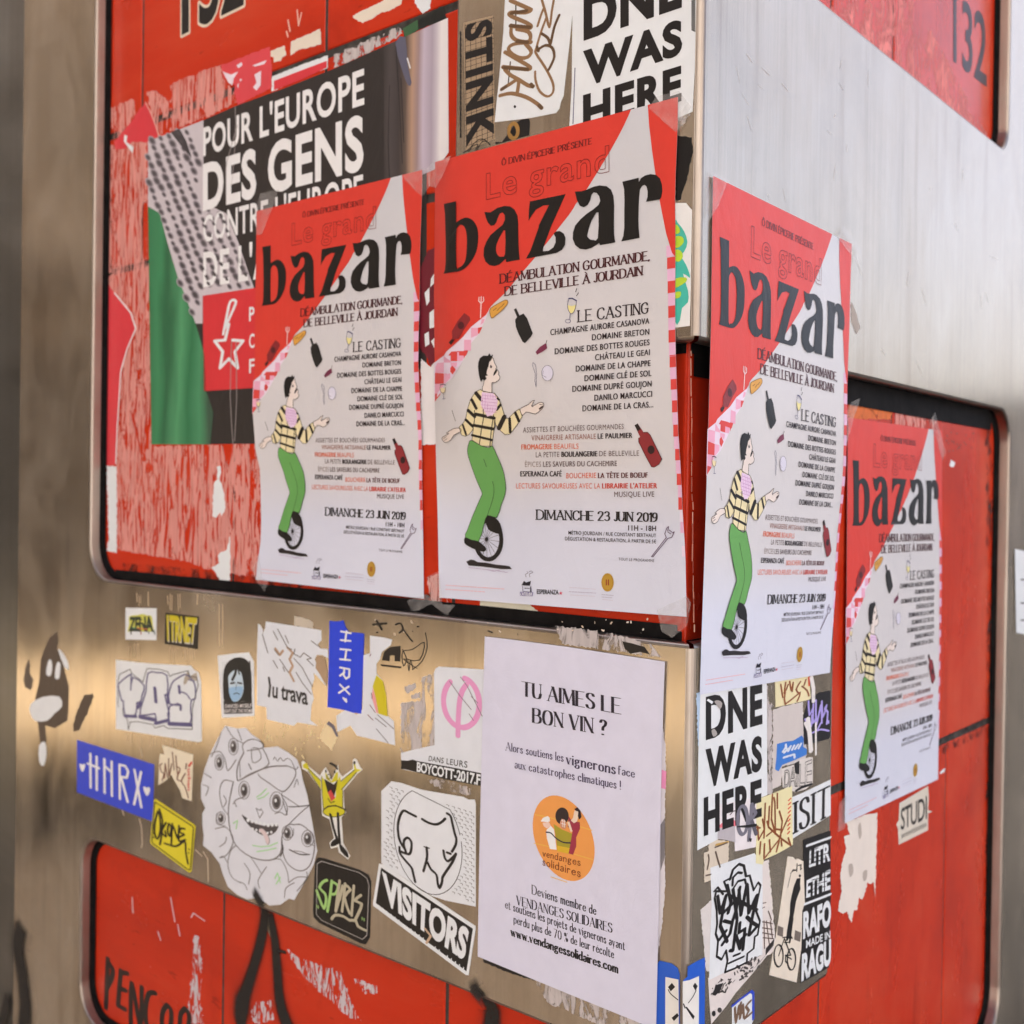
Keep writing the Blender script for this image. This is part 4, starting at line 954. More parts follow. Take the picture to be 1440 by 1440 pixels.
residue(LT, 1.0e-4, "410,690 480,680 560,760 600,720 580,640 640,610 700,580 770,570 800,540 960,485 975,580 1060,690 1080,770 850,880 670,950 500,1020 440,850", RESIDUE, kN)
residue(LT, 1.4e-4, "150,205 206,200 208,370 148,385", RESIDUE)
residue(LT, 1.4e-4, "148,396 160,382 212,366 213,628 357,623 363,640 366,700 369,750 360,812 332,808 326,806 290,800 262,790 165,772 164,650 172,520 190,450", RESIDUE)
residue(LT, 1.2e-4, "560,400 800,290 1040,190 1060,240 1020,270 800,390 640,460 560,490", RESIDUE_B, kE)
residue(LT, 1.0e-4, "372,340 430,385 480,400 560,430 640,450 650,480 680,560 715,640 752,705 690,690 600,610 540,560 480,500 420,430", SCRATCHED, ks)
residue(LT, 1.0e-4, "710,490 770,505 830,535 830,565 760,565 720,520", SCRATCHED, ks)
residue(LT, 1.0e-4, "215,610 300,600 305,700 210,720 190,660", SCRATCHED, ks)
residue(LT, 1.0e-4, "820,1065 842,1080 852,1200 842,1330 860,1440 790,1440 805,1250", SCRATCHED, A9)
scrap(LT, 2.0e-4, 'torn_paper', 'red torn bill strip down the left edge of the tiles', "148,392 161,412 184,440 191,462 179,490 170,522 165,600 163,652 150,656", ROSE, extra=('torn_edge', lambda a: a.stroke(P("161,412 184,440 191,462 179,490 170,522 165,600 163,652"), 1.6, PAPER, 1)))
scrap(LT, 2.4e-4, 'torn_paper', 'narrow blank white strip at the lower left edge of the tiles', "150,655 164,656 164.5,720 164,778 150,774 153,760", PAPER)
scrap(LT, 2.6e-4, 'torn_paper', 'red torn triangle above the blurred chequered scarf', "165,1062 210,1010 300,900 360,810 398,768 440,850 470,930 500,1025 455,1040 412,1066 300,1062 250,1118 170,1122", ROSE, kN, extra=('torn_edge', lambda a: (a.stroke(P("398,768 440,850 470,930 500,1025", kN), 1.1, (226, 170, 160), 1), a.poly(P("240,1010 262,1020 255,1065 310,1105 300,1150 280,1120 235,1060", kN), PAPER, 1))))
scrap(LT, 1.8e-4, 'torn_paper', 'rose torn strip with white flakes over the black poster', "962,490 1330,350 1345,500 1345,655 1092,788 1060,700 1068,640 985,580", (206, 66, 74), kN, extra=('torn_spots', lambda a: [a.poly(P(q, kN), (232, 206, 216), 1) for q in ("1080,490 1120,465 1125,490 1095,512", "1200,490 1310,450 1290,480 1220,500", "1215,560 1265,530 1262,640 1230,680 1205,655 1230,620", "975,535 1040,560 1095,535 1060,590 1050,640 1020,620", "1105,590 1125,595 1108,615", "1085,640 1100,620 1095,665")]))
scrap(LT, 1.6e-4, 'torn_paper', 'cream torn flake left of two beside the grout line above the black poster', "102,372 205,328 218,400 190,415 180,440 130,452 128,415 104,408", IV, kE)
scrap(LT, 1.6e-4, 'torn_paper', 'long cream torn flake right of two beside the grout line above the black poster', "252,302 350,258 464,208 472,300 468,322 380,345 310,360 252,402", IV, kE)
scrap(LT, 1.6e-4, 'torn_paper', 'cream torn strip highest on the tiles near the steel block', "702,112 800,62 922,5 925,-10 1062,-15 1050,30 960,80 900,95 850,130 770,168 702,128", IV, kE)
scrap(LT, 1.6e-4, 'torn_paper', 'white torn corner by the top of the black steel seam', "1150,-30 1265,-30 1262,60 1205,98 1150,25", PAPER, kE)
scrap(LT, 2.0e-4, 'torn_paper', 'red torn strip with white border above the letters of the black poster', "115,552 330,468 520,400 520,430 518,490 130,655 112,662", PAPER, kE, extra=('red_print', lambda a: a.poly(P("130,585 330,508 512,440 512,488 330,575 130,652", kE), ROSE, 1)))
scrap(LT, 2.2e-4, 'torn_paper', 'dark green and black torn strip above the grey curtain photo', "1060,205 1170,140 1350,42 1380,135 1180,215 1075,275", (32, 36, 34), kE, extra=('green_print', lambda a: a.poly(P("1062,207 1170,142 1172,215 1078,272", kE), (54, 92, 60), 1)))
scrap(LT, 2.2e-4, 'torn_paper', 'white drip shaped torn scrap under the black poster', "915,528 930,525 932,560 925,580 938,615 945,640 952,700 942,725 935,740 930,722 912,745 895,738 897,690 902,600 918,580", PAPER, K(0, 480, 3))
scrap(LT, 2.2e-4, 'torn_paper', 'white ragged torn scrap on the lower tile edge', "970,822 972,900 970,1025 935,1020 905,970 892,955 925,935 918,905 932,888 955,880", PAPER, K(0, 480, 3))
scrap(LT, 1.6e-4, 'torn_paper', 'cream strip peeping out under the largest poster', "675,845 740,846 770,870 735,868 676,860", (226, 218, 200))
residue(LT, 1.2e-4, "597,812 622,806 634,862 612,860", RESIDUE)
# the campaign poster
def photo_print(name, stops, x0, x1, y, wob=.35):
    m, nt, b = newmat(name); u0, u1 = L.px(x0, y, -.02)[0], L.px(x1, y, -.02)[0]
    n = uvnoise(nt, 9, 3.2, 1.0, 3, .5, .8, 2.0); uv = N(nt, 'ShaderNodeUVMap'); sp = N(nt, 'ShaderNodeSeparateXYZ'); nt.links.new(uv.outputs[0], sp.inputs[0])
    mr = N(nt, 'ShaderNodeMapRange'); mr.inputs['From Min'].default_value = u0; mr.inputs['From Max'].default_value = u1; nt.links.new(sp.outputs['X'], mr.inputs['Value'])
    ad = N(nt, 'ShaderNodeMath', operation='MULTIPLY_ADD'); ad.inputs[1].default_value = wob; nt.links.new(n.outputs['Fac'], ad.inputs[0])
    sb = N(nt, 'ShaderNodeMath', operation='SUBTRACT'); sb.inputs[1].default_value = wob/2; nt.links.new(mr.outputs[0], sb.inputs[0]); nt.links.new(sb.outputs[0], ad.inputs[2])
    r = ramp(nt, ad.outputs[0], [(p, tuple(v*1.15 for v in lin(c))) for p, c in stops]); nt.links.new(r.outputs[0], b.inputs['Base Color']); b.inputs['Roughness'].default_value = .45
    return m
CURT = photo_print('curtain_print', [(0, (58, 53, 52)), (.1, (72, 66, 66)), (.24, (60, 54, 54)), (.36, (92, 78, 70)), (.46, (172, 140, 118)), (.55, (150, 128, 128)), (.64, (186, 174, 188)), (.78, (164, 152, 166)), (.86, (190, 182, 190)), (.93, (222, 218, 218))], 540, 628, 130, .22)
FLAG = photo_print('flag_print', [(0, (48, 112, 74)), (.2, (58, 130, 86)), (.35, (40, 98, 64)), (.55, (78, 148, 102)), (.72, (44, 112, 72)), (.86, (70, 138, 96)), (1, (56, 84, 66))], 208, 298, 480, .5)
K1, K2_ = K(0, 0, 3), K(480, 0, 3)
root, part = sticker(LT, 3.2e-4, 'campaign_poster', 'large black campaign poster with white capitals, green flag and chequered scarf', 'poster', P("208,199 286,169 334,148 400,124 469,97 560,56 630,25 631,214 616,236 600,236 600,515 362,624 213,625"), (56, 51, 50))
a = part()
scarf = P("208,199 286,169 286,285 318,300 335,340 350,385 358,407 285,417 285,455 275,455 262,420 250,390 235,340 225,300 208,290")
a.poly(scarf, (190, 183, 188), 0)
def inside(p, q):
    r = False
    for i in range(len(q)):
        (x0, y0), (x1, y1) = q[i], q[i-1]
        if (y0 > p[1]) != (y1 > p[1]) and p[0] < (x1-x0)*(p[1]-y0)/(y1-y0)+x0: r = not r
    return r
SOFT = [(158, 151, 157), (112, 106, 112), (74, 69, 73)]
for i in range(-14, 20):
    for j in range(0, 34):
        c = (196+i*12.5+j*4.3+random.uniform(-1.3, 1.3), 190+j*10.6-i*3+random.uniform(-1.2, 1.2)); gs = random.uniform(.75, 1.35)
        if c[0] > 262 and c[1] < 215 and c[0]-262 > (c[1]-165)*.35: continue
        if not inside((c[0], c[1]), scarf) or not inside((c[0]+5, c[1]+6), scarf): continue
        for k_, (sc_, cc) in enumerate(((1.25, SOFT[0]), (.95, SOFT[1]), (.6, SOFT[2]))):
            a.ellipse(c, 5.2*sc_*gs, 3.1*sc_*gs, cc, 1+k_, rot=.95, n=9)
a.poly(P("240,186 252,181 262,198 270,222 262,214"), (60, 56, 60), 2)
a.build('scarf_photo', root)
a = part(); a.poly(P("208,290 225,300 235,340 250,390 262,420 275,455 288,500 290,550 300,580 296,625 213,625"), FLAG, 1)
a.build('flag_photo', root)
a = part(); a.poly(P("285,416 364,404 364,545 287,550"), (202, 48, 54), 1)
star = [(322+ (34 if i % 2 == 0 else 14.5)*math.sin(i*math.pi/5)*.62, 490-(34 if i % 2 == 0 else 14.5)*math.cos(i*math.pi/5)) for i in range(10)]
a.stroke(star[1:]+star[:1]+[], 4, PAPER, 2); a.stroke([star[0], star[9]], 4, PAPER, 2); 
a.stroke(P("316,462 326,440 332,424 324,424 319,445 314,470"), 3.4, PAPER, 2, smooth=3)
for t, y in (('P', 452), ('C', 490), ('F', 525)): a.text(t, [(350.5, y), (358, y-1), (358, y-21), (350.5, y-20)], PAPER, 2, .02)
a.build('party_emblem', root)
a = part(); a.poly(P("540,65 560,56 630,25 631,214 616,236 540,270"), CURT, 1); a.poly(P("556,60 570,52 573,90 579,116 574,120 566,100"), (88, 88, 106), 2, smooth=2); a.stroke(P("573,82 577,96"), 1.6, PAPER, 3)
for q in ("557,66 562,150 566,230", "548,120 546,200 548,250", "564,110 568,200"): a.stroke(P(q), 1.1, (40, 36, 38), 2, smooth=2)
a.build('curtain_photo', root)
a = part(); BW = (226, 222, 222)
a.text("POUR L'EUROPE", [(286, 220), (512.5, 147), (512.5, 96), (286, 180)], BW, 3, .024, 1.05)
a.text("DES GENS", [(285.5, 297), (511.5, 239), (511.5, 160), (285.5, 231)], BW, 3, .034, 1.06)
a.text("CONTRE L'EUROPE", [(286, 341), (511, 291), (511, 245), (286, 304)], BW, 3, .02, 1.05)
a.text("DE L'ARGENT", [(286, 404), (500, 372), (500, 316), (286, 355)], BW, 3, .02, 1.05)
a.build('lettering', root)
a = part()
for q in ("331,150 331,200 326,260", "334,176 320,225 318,240", "326,480 324,560 328,624", "332,480 333,560 330,620"): a.stroke(P(q), .9, (150, 142, 140), 3, smooth=2)
a.build('creases', root)
scrap(LT, 8e-4, 'torn_bill', 'maroon torn bill with white letter bits between the two left fair posters', "590,380 602,352 616,346 616,500 606,515 598,498 590,490", (104, 26, 40), None, 'torn paper', None, ('lettering', lambda a: [a.poly(P(q), PAPER, 1) for q in ("606,392 611,384 611,398 605,404", "597,412 604,404 604,424 600,430", "604,440 611,434 612,460 604,462", "597,470 603,466 604,484 598,488", "606,480 612,474 612,492")]))
scrap(LT, 7e-4, 'torn_paper', 'white peeled paper between the two left fair posters', "592,504 606,516 618,498 618,624 592,626", (218, 214, 214))

# ================================================================ stickers on the steel, left wall, upper block
ka = K(620, 0, 144/22)
root, part = sticker(LS, 1.0e-4, 'lettered_sticker', 'black upright sticker reading STINK downwards beside the black seam', 'sticker', P("652,32 693,22 696,195 655,212"), (160, 138, 112))
a = part()
for i in range(6): a.stroke([(654+i*7.4, 34-i*1.7), (656+i*7.4, 208-i*2.6)], .7, BLACK, 0)
for i in range(24): a.stroke([(654, 36+i*7.4), (694, 25+i*7.2)], .7, BLACK, 0)
a.text('STINK', [(654, 35), (656, 207), (695, 193), (692, 25)], BLACK, 2, .045, 1.12); a.build('lettering', root)
deco('fine_print', LS, 1.2e-4, lambda a: [a.stroke([(647.5, 45+i*7.5), (647.8, 50+i*7.5)], 2.2, BLACK, 0) for i in range(20)])
deco('marker_graffiti', LS, 2.6e-4, lambda a: [a.stroke(P(q, K(600, 130, 7.2)), 1.2, BLACK, 0, smooth=3) for q in ("370,610 430,570 520,480 590,480 640,530", "420,600 470,540 520,530 490,580", "500,600 560,500 610,500")])
root, part = sticker(LS, 3.0e-4, 'tagged_sticker', 'white torn sticker with a brown brush pen tag', 'sticker', P("602,-260 1240,-260 1225,0 1180,440 1130,880 1105,940 1092,1000 1060,1040 830,1085 495,1125 530,780 575,300", ka), PAPER)
a = part(); BRN, BR2 = (134, 102, 70), (92, 68, 44)
for q in ("640,5 800,75 830,95 780,115 640,115 650,150 790,210 832,250 780,262 640,235", "650,240 648,320 700,372 800,385 826,340 800,290 700,268", "830,390 700,400 630,430 635,480 720,532 800,525 832,470 780,405", "590,480 700,545 812,610 812,638 700,628 570,615", "590,640 640,690 720,735 800,785 850,795", "560,822 640,772 715,735 700,870", "545,880 650,860 780,892 880,950 928,995"): a.stroke(P(q, ka), 5.0, BRN, 1, smooth=3)
for q in ("790,100 650,122", "640,235 820,252", "700,380 800,390", "575,622 800,640", "905,968 928,995", "830,775 848,800", "560,822 600,798"): a.stroke(P(q, ka), 4.4, BR2, 2, smooth=2)
for q in ("930,0 965,120 1000,250 1022,100 1040,0", "890,240 918,150 945,80", "968,170 920,300 880,440 875,490 960,620 1030,760 1032,850 980,888 910,840 872,740 868,660"): a.stroke(P(q, ka), 3.2, BRN, 1, smooth=3)
for q in ("930,310 985,350 1008,410", "890,462 960,418 1025,440 1045,520 1015,600 990,645", "1090,140 1045,250 1012,400", "900,470 885,430"): a.stroke(P(q, ka), 3.6, BR2, 2, smooth=3)
for q in ("690,50 690,240", "640,570 620,770"): a.stroke(P(q, ka), 1.8, (60, 50, 40), 0)
a.ellipse(ka(682, 982), 1.7, 2.1, BLACK, 2, n=10); a.build('brush_tag', root)
root, part = sticker(LS, 2.2e-4, 'torn_sticker', 'black torn sticker with a gold eye above the largest poster', 'sticker', P("505,1330 500,1305 560,1310 640,1200 690,1130 740,1100 810,1092 820,1130 812,1245 650,1290", ka), BLACK)
a = part(); a.ellipse(ka(668, 1205), 6.3, 10.5, (150, 112, 58), 1, ring=5); a.ellipse(ka(655, 1215), 2.4, 3, BLACK, 3, n=10); a.build('eye_print', root)
kb = K(800, 0, 7.2)
def dne(name, face, d, outl, label, qs, extra=None):
    root, part = sticker(face, d, name, label, 'sticker', outl, PAPER)
    a = part()
    for t, q in qs: a.text(t, q, (30, 27, 27), 2, .045, 1.1)
    if extra: extra(a)
    a.build('lettering', root); return root
dne('lettered_sticker', LS, 4.0e-4, P("806,-90 984,-90 979,0 977,100 974,157 953,166 880,180 800,188 804,120"), 'white sheet reading DNE WAS HERE at the top of the left wall', (('DNE', [(820.8, 57.6), (959, 10.4), (959, -52), (820.8, -4)]), ('WAS', [(820, 123.5), (959.5, 76), (959.5, 26), (820, 72)]), ('HERE', [(820, 186), (958.5, 142), (958.5, 92), (820, 134)])),
    lambda a: [a.stroke([kb(1245, i*22-10), kb(1278, i*22+8)], 1.7, BLACK, 1) for i in range(15)]+[a.stroke(P("62,690 42,1250", kb), 1.2, (70, 70, 110), 1)])
scrap(LS, 2.4e-4, 'torn_sticker', 'black torn sticker beside the right edge of the largest poster', "1225,430 1385,455 1402,590 1380,690 1330,900 1270,1088 1225,1090", (24, 22, 22), k2)
root, part = sticker(LS, 2.0e-4, 'painted_paper', 'white paper with teal and lime paint strokes by the corner edge', 'sticker', P("1215,1120 1330,1118 1390,1190", k2)+P("1390,0 1385,300 1380,700 1368,1140 1215,1158", k4), (222, 222, 218))
a = part()
for q, c in (("1215,80 1250,100 1310,180 1345,290 1310,390 1225,470 1215,400", (70, 178, 158)), ("1225,470 1300,470 1355,580 1370,655 1300,610 1350,780 1350,900 1290,960 1270,1080 1215,1090", (66, 178, 160))): a.poly(P(q, k4), c, 1, smooth=2)
for q in ("1215,110 1260,140 1270,190 1225,210", "1215,240 1290,235 1310,290 1260,345 1215,340", "1220,370 1280,380 1300,440 1260,490 1215,470", "1225,660 1330,650 1335,690 1260,740 1215,750", "1220,800 1280,795 1270,850 1215,860"): a.poly(P(q, k4), (176, 206, 56), 3, smooth=2)
a.build('paint_strokes', root)
residue(LS, 1.6e-4, "1255,210 1370,205 1350,270 1300,350 1255,330", RESIDUE_B, k2)

# ================================================================ stickers on the steel band of the left wall
kz, ky, kp, kh, km = K(100, 720, 6), K(140, 880, 7.2), K(340, 860, 144/22), K(90, 1030, 1371/200), K(270, 1010, 1029/200)
kd, kf, kv, kt = K(410, 1020, 7.2), K(520, 1080, 8), K(720, 1080, 8), K(550, 900, 982/150)
root, part = sticker(LS, 2.0e-4, 'lettered_sticker', 'small white square sticker with green and black dripping letters', 'sticker', P("460,808 722,812 720,1082 458,1075", kz), PAPER)
a = part(); a.poly(P("490,880 560,870 600,860 640,872 680,880 690,960 695,1005 640,1010 560,1005 490,1010 478,1000 490,940", kz), (190, 190, 80), 0, smooth=2)
a.text('ZENA', [kz(484, 1006), kz(698, 1012), kz(688, 880), kz(492, 884)], (34, 58, 50), 1, .05, .9)
for q, c in (("560,980 600,985 640,990", (200, 110, 70)), ("520,975 545,980", (90, 150, 110)), ("590,920 610,930", (220, 210, 90)), ("505,1000 507,1030", (40, 40, 40)), ("590,1008 590,1030", (150, 60, 60)), ("655,1008 656,1025", (60, 90, 90)), ("700,1000 706,1030", (60, 90, 90))): a.stroke(P(q, kz), 1.5, c, 2)
a.build('lettering', root)
root, part = sticker(LS, 2.0e-4, 'lettered_sticker', 'small black sticker with tall yellow graffiti letters', 'sticker', P("795,848 1078,882 1068,1158 788,1112", kz), (36, 33, 32))
a = part()
a.text('1TRNET', [kz(816, 1096), kz(1044, 1120), kz(1066, 900), kz(808, 872)], (206, 200, 196), 0, .045, .95)
a.text('1TRNET', [kz(812, 1086), kz(1040, 1108), kz(1064, 894), kz(806, 866)], (190, 176, 26), 2, .045, .95); a.build('lettering', root)
root, part = sticker(LS, 2.4e-4, 'graffiti_sticker', 'large white sticker with bubble letters outlined in violet', 'sticker', P("165,345 400,372 560,385 925,404 960,450 1000,470 1028,565 1036,1165 1010,1180 600,1115 165,1045", ky), PAPER)
a = part(); VIO = (84, 80, 122)
for q, cl in (("190,590 305,497 320,510 316,650 338,520 452,605 432,700 415,775 378,780 366,900 258,905 242,762 225,760 200,660", 1), ("490,482 580,474 682,502 688,690 660,700 690,820 702,938 580,985 562,890 412,908 440,760 470,660", 1), ("860,492 905,510 960,580 972,660 968,740 930,752 922,860 918,985 708,985 712,812 822,805 822,850", 0), ("820,805 712,790 700,700 730,590 775,540 860,492", 0), ("830,670 880,690 915,740", 0), ("905,545 960,560", 0)): a.stroke(P(q, ky), 1.9, VIO, 1, smooth=2, closed=bool(cl))
for q, wd in (("560,630 572,770", 4.4), ("258,912 368,918", 4.2), ("412,922 556,952", 5.6), ("566,990 700,955", 4.2), ("706,992 920,1002", 5.4), ("805,610 812,680", 3.6), ("790,792 822,806 822,850", 3.4), ("415,775 390,830", 4), ("690,700 700,780", 4)): a.stroke(P(q, ky), wd, VIO, 2)
a.stroke(P("190,820 182,790 192,700 184,690 195,620 186,560 205,490 310,440 330,485 440,570 465,480 482,432 600,440 692,465 712,515 740,495 895,455 915,510 985,522 1000,600 962,740 940,840 938,1050 800,1042 690,1040 650,1010 560,1034 540,1000 385,970 310,975 292,1052 282,945 240,900 236,835", ky), 1.0, (40, 36, 36), 1)
a.build('lettering', root)
scrap(LS, 3.6e-4, 'torn_flake', 'grey torn flake on the corner of the bubble letter sticker', "870,490 905,450 915,520 985,470 990,560 940,540 900,545 855,600 850,570", (168, 158, 142), ky)
root, part = sticker(LS, 2.0e-4, 'portrait_sticker', 'portrait sticker of a dark haired face with two lines of words', 'sticker', P("306,922 330,919 350,917.5 357,930 357.8,1007 312,1009.5"), PAPER)
a = part(); a.poly(P("312,931 340,924 352,930 355,1003 315,1004"), (46, 44, 46), 0)
a.poly(P("312,931 340,924 350,929 353,985 330,988 313,985"), (206, 210, 212), 1)
a.poly(P("314,975 314,950 318,934 330,925 344,926 352,936 354,960 353,985 344,986 318,988"), (34, 38, 42), 2, smooth=2)
a.poly(P("321,952 326,944 333,941 341,948 344,958 342,974 337,984 330,987 324,980"), (184, 202, 214), 3, smooth=2); a.poly(P("322,968 330,966 342,966 340,978 335,985 329,987 324,980"), (142, 178, 208), 4, smooth=2)
for q, wd in (("319,950 326,942 338,938 346,946", 4), ("333,938 331,948 327,956", 3.2), ("340,942 343,952 345,968 344,982", 3.4), ("320,950 320,966 322,982", 2.6), ("335,940 337,948", 2)): a.stroke(P(q), wd, (34, 38, 42), 5, smooth=2)
a.stroke(P("325,961 330,960"), 2.4, (34, 38, 44), 6); a.stroke(P("335,960 340,961"), 2.4, (34, 38, 44), 6); a.stroke(P("333,962 332,970"), .7, (70, 90, 120), 6); a.stroke(P("329,976 333,974.5 337,976"), 1.1, (40, 50, 70), 6)
a.text('DANCED MYSELF', [(317, 995.5), (354, 995), (354, 989.5), (317, 990.5)], (214, 210, 208), 3, .02); a.text('RIGHT OUT THE WOMB', [(314.5, 1002.5), (355, 1002), (355, 996.8), (314.5, 997.4)], (214, 210, 208), 3, .02); a.build('portrait_print', root)
def hnrx(part, strokes, hearts, k, w):
    a = part()
    for q in strokes: a.stroke(P(q, k), w, (226, 226, 228), 1)
    for q in hearts: a.poly(P(q, k), (226, 226, 228), 1, smooth=2)
    return a
root, part = sticker(LS, 2.2e-4, 'lettered_sticker', 'blue sticker reading HNRX level between two hearts', 'sticker', P("125,70 870,310 855,860 125,575", kh), BLUE)
hnrx(part, ("255,207 257,530", "315,235 316,552", "230,300 338,345", "390,258 392,580", "390,320 460,385", "460,282 462,610", "536,312 539,640", "536,312 590,322 620,375 605,435 540,428", "555,445 614,668", "680,360 746,720", "744,382 676,692"), ("178,385 150,320 158,298 178,312 196,300 206,325", "800,615 766,545 774,518 798,535 820,525 832,560"), kh, 3.3).build('lettering', root)
root, part = sticker(LS, 3.6e-4, 'lettered_sticker', 'blue torn sticker with HNRX running downwards', 'sticker', P("808,85 870,92 935,82 955,140 985,188 1060,195 1126,203 1118,480 1100,940 1020,930 960,910 880,895 788,880 800,480", kp), (30, 62, 206))
hnrx(part, ("915,183 1005,200", "912,262 1000,270", "965,180 952,275", "908,345 1002,355", "905,438 998,448", "965,350 950,445", "905,515 990,530", "992,532 988,600 960,618 938,585 945,525", "945,560 905,590", "905,672 992,760", "985,690 895,748"), ("965,842 928,800 935,785 952,800 962,795 970,815",), kp, 2.6).build('lettering', root)
root, part = sticker(LS, 2.0e-4, 'tagged_sticker', 'small torn cream sticker with a brown tag above the yellow one', 'sticker', P("945,120 1215,205 1246,212 1230,662 1140,632 1120,560 1060,455 1030,405 1000,450 910,508 918,260 925,205 970,215", kh), (222, 210, 186))
a = part()
for q in ("945,300 925,320 940,380 965,400 945,465", "975,300 970,440", "975,300 1000,440", "1010,250 1012,420 1040,300", "1045,190 1062,360 1050,240", "1078,225 1095,400 1120,350 1085,330", "1110,380 1090,450 1130,470", "1170,395 1130,470 1165,520 1200,630", "1180,300 1175,350"): a.stroke(P(q, kh), 1.6, (104, 58, 34), 1, smooth=2)
a.text('uchan', [kh(1192, 350), kh(1190, 560), kh(1222, 560), kh(1224, 345)], (190, 52, 40), 1, .02); a.stroke(P("1205,325 1230,290", kh), 2.6, (190, 52, 40), 1); a.build('brush_tag', root)
root, part = sticker(LS, 3.4e-4, 'tagged_sticker', 'yellow diamond framed sticker with a black marker tag', 'sticker', P("868,650 885,643 1250,885 1268,905 1228,1340 1205,1352 840,1078 830,1060", kh), (208, 196, 40))
a = part(); a.stroke(P("882,672 1240,905 1248,925 1218,1320 1200,1325 852,1065 848,1050 872,690", kh), 1.5, BLACK, 1, closed=True)
for q in ("905,760 885,830 872,930 882,1000 905,1022 930,940 925,820 912,765", "920,740 950,850 940,1000 925,1080", "985,870 950,930 940,960 985,1005 975,950", "1010,880 1000,950 1020,1000 1035,920 1015,880", "1045,880 1035,1090 1050,900 1095,1020 1110,900", "1165,930 1130,925 1115,960 1160,985 1110,1010 1115,1050 1170,1035", "970,1068 1080,1098 1165,1050 1175,1150 1195,1265"): a.stroke(P(q, kh), 2.5, (26, 24, 22), 2, smooth=3)
for q in ("1205,1125 1207,1128", "1200,1158 1202,1162", "868,970 868,974", "865,1010 866,1014"): a.stroke(P(q, kh), 2, BLACK, 1)
a.build('brush_tag', root)
root, part = sticker(LS, 2.6e-4, 'drawing_paste_up', 'torn paste-up drawing of grinning round creatures, one in a cap', 'paste-up', P("240,55 330,75 390,70 430,115 490,155 520,215 620,205 700,250 760,300 790,380 800,440 835,560 860,700 890,870 905,960 880,1060 830,1160 740,1315 700,1305 640,1350 560,1355 480,1300 400,1310 330,1280 260,1220 220,1120 200,1050 140,970 80,920 85,850 75,760 75,690 95,650 65,580 65,480 90,370 130,260 180,160 210,100", km), (206, 209, 216))
a = part(); G1, G2 = (104, 100, 100), (60, 56, 58)
def cs(q, w_=1.1, c=G1, closed=False): a.stroke(P(q, km), w_, c, 2, smooth=3, closed=closed)
cs("300,460 265,640 275,800 320,920 430,1005 560,1028 640,980 652,880", 1.5); cs("690,700 660,600 650,540"); cs("330,450 325,390 340,320 375,250", 1.6); cs("375,245 368,190 430,152 500,172 510,215 400,235", 1.3); cs("510,215 548,290 545,345 400,420 335,452", 1.4); cs("365,440 420,405 560,352 690,345", 1.8); cs("690,345 745,370 748,420 700,500 650,530 560,470 500,430 480,405", 1.4); cs("345,300 350,430", .9); cs("430,220 440,320 500,290 480,220 440,215"); cs("410,330 430,370", 1.4, G2)
for cx, cy, rx, ry in ((378, 520, 27, 50), (612, 605, 33, 56), (690, 830, 26, 40), (838, 870, 30, 46), (300, 205, 24, 46), (198, 320, 22, 42), (210, 722, 22, 34)):
    px, py = km(cx, cy); r1, r2 = rx/5.145, ry/5.145
    a.ellipse((px, py), r1*1.45, r2*1.3, G1, 2, ring=.9); a.ellipse((px, py), r1, r2, (120, 116, 116), 2, n=16); a.ellipse((px+.3, py+.6), r1*.66, r2*.7, G2, 3, n=14); a.ellipse((px-.9, py-2), r1*.28, r2*.26, PAPER, 5, n=8)
a.poly(P("360,695 430,745 520,778 622,765 612,815 570,845 520,850 450,810 395,755", km), (70, 66, 68), 2, smooth=2)
for x in range(8): a.ellipse(km(408+x*29, 738+(x*7 if x < 5 else 35+(x-5)*-2)), 2.4, 2.8, PAPER, 4, n=8)
for x in range(6): a.ellipse(km(440+x*27, 800+(x*9 if x < 4 else 36-(x-3)*6)), 1.8, 1.9, PAPER, 4, n=8)
a.poly(P("485,805 520,850 545,912 562,890 548,840 515,800", km), (206, 190, 190), 6, smooth=2); cs("485,805 520,850 545,912 562,890 548,840 515,800", .8, G1, True)
a.stroke(P("465,650 490,722 515,680 500,655 490,668 465,650", km), .9, G1, 2)
cs("690,775 650,870 660,980 700,1060 780,1105 850,1070 885,960 875,850 800,775 740,770", 1.4, G1, True); cs("705,950 780,985 850,985", 1.6, G2); cs("740,960 790,965 840,985", .9)
cs("690,870 730,850 735,800"); cs("820,900 880,920"); cs("600,690 640,680 680,700 690,640 660,580"); cs("660,560 720,600 780,640"); cs("700,640 760,640 850,630", 1.2, G2); cs("850,630 780,690 700,770", 1, G2)
cs("130,260 200,240 240,300 260,380 320,300"); cs("210,100 180,200 140,280"); cs("250,60 300,140 370,180"); cs("330,80 360,160"); cs("300,460 230,450 200,530 220,640 262,700"); cs("75,480 120,500 100,560"); cs("90,400 140,430"); cs("230,560 250,600 230,640"); cs("180,690 180,760 240,780"); cs("200,930 240,900 250,860"); cs("170,800 250,790 300,880 260,980 210,1010")
cs("320,920 280,960 260,1060 290,1150 350,1190"); cs("380,1050 420,1120 410,1200"); cs("345,1185 380,1200 400,1240"); cs("430,1010 470,1070 500,1120"); cs("540,1075 480,1170 490,1230"); cs("560,1030 640,1020 690,1110 700,1190"); cs("700,1190 760,1150 830,1150"); cs("670,1300 680,1230 740,1190"); cs("830,1110 830,1160 760,1250"); cs("260,1050 230,1000 200,1010"); cs("640,1000 660,950 650,900", 1.4, G2)
cs("300,620 320,590 380,570"); cs("310,610 322,640"); cs("590,300 600,280 620,310 640,285 660,310 690,290 720,310 750,370 770,350", .9, G2); cs("740,500 760,440 770,480", .8, G2)
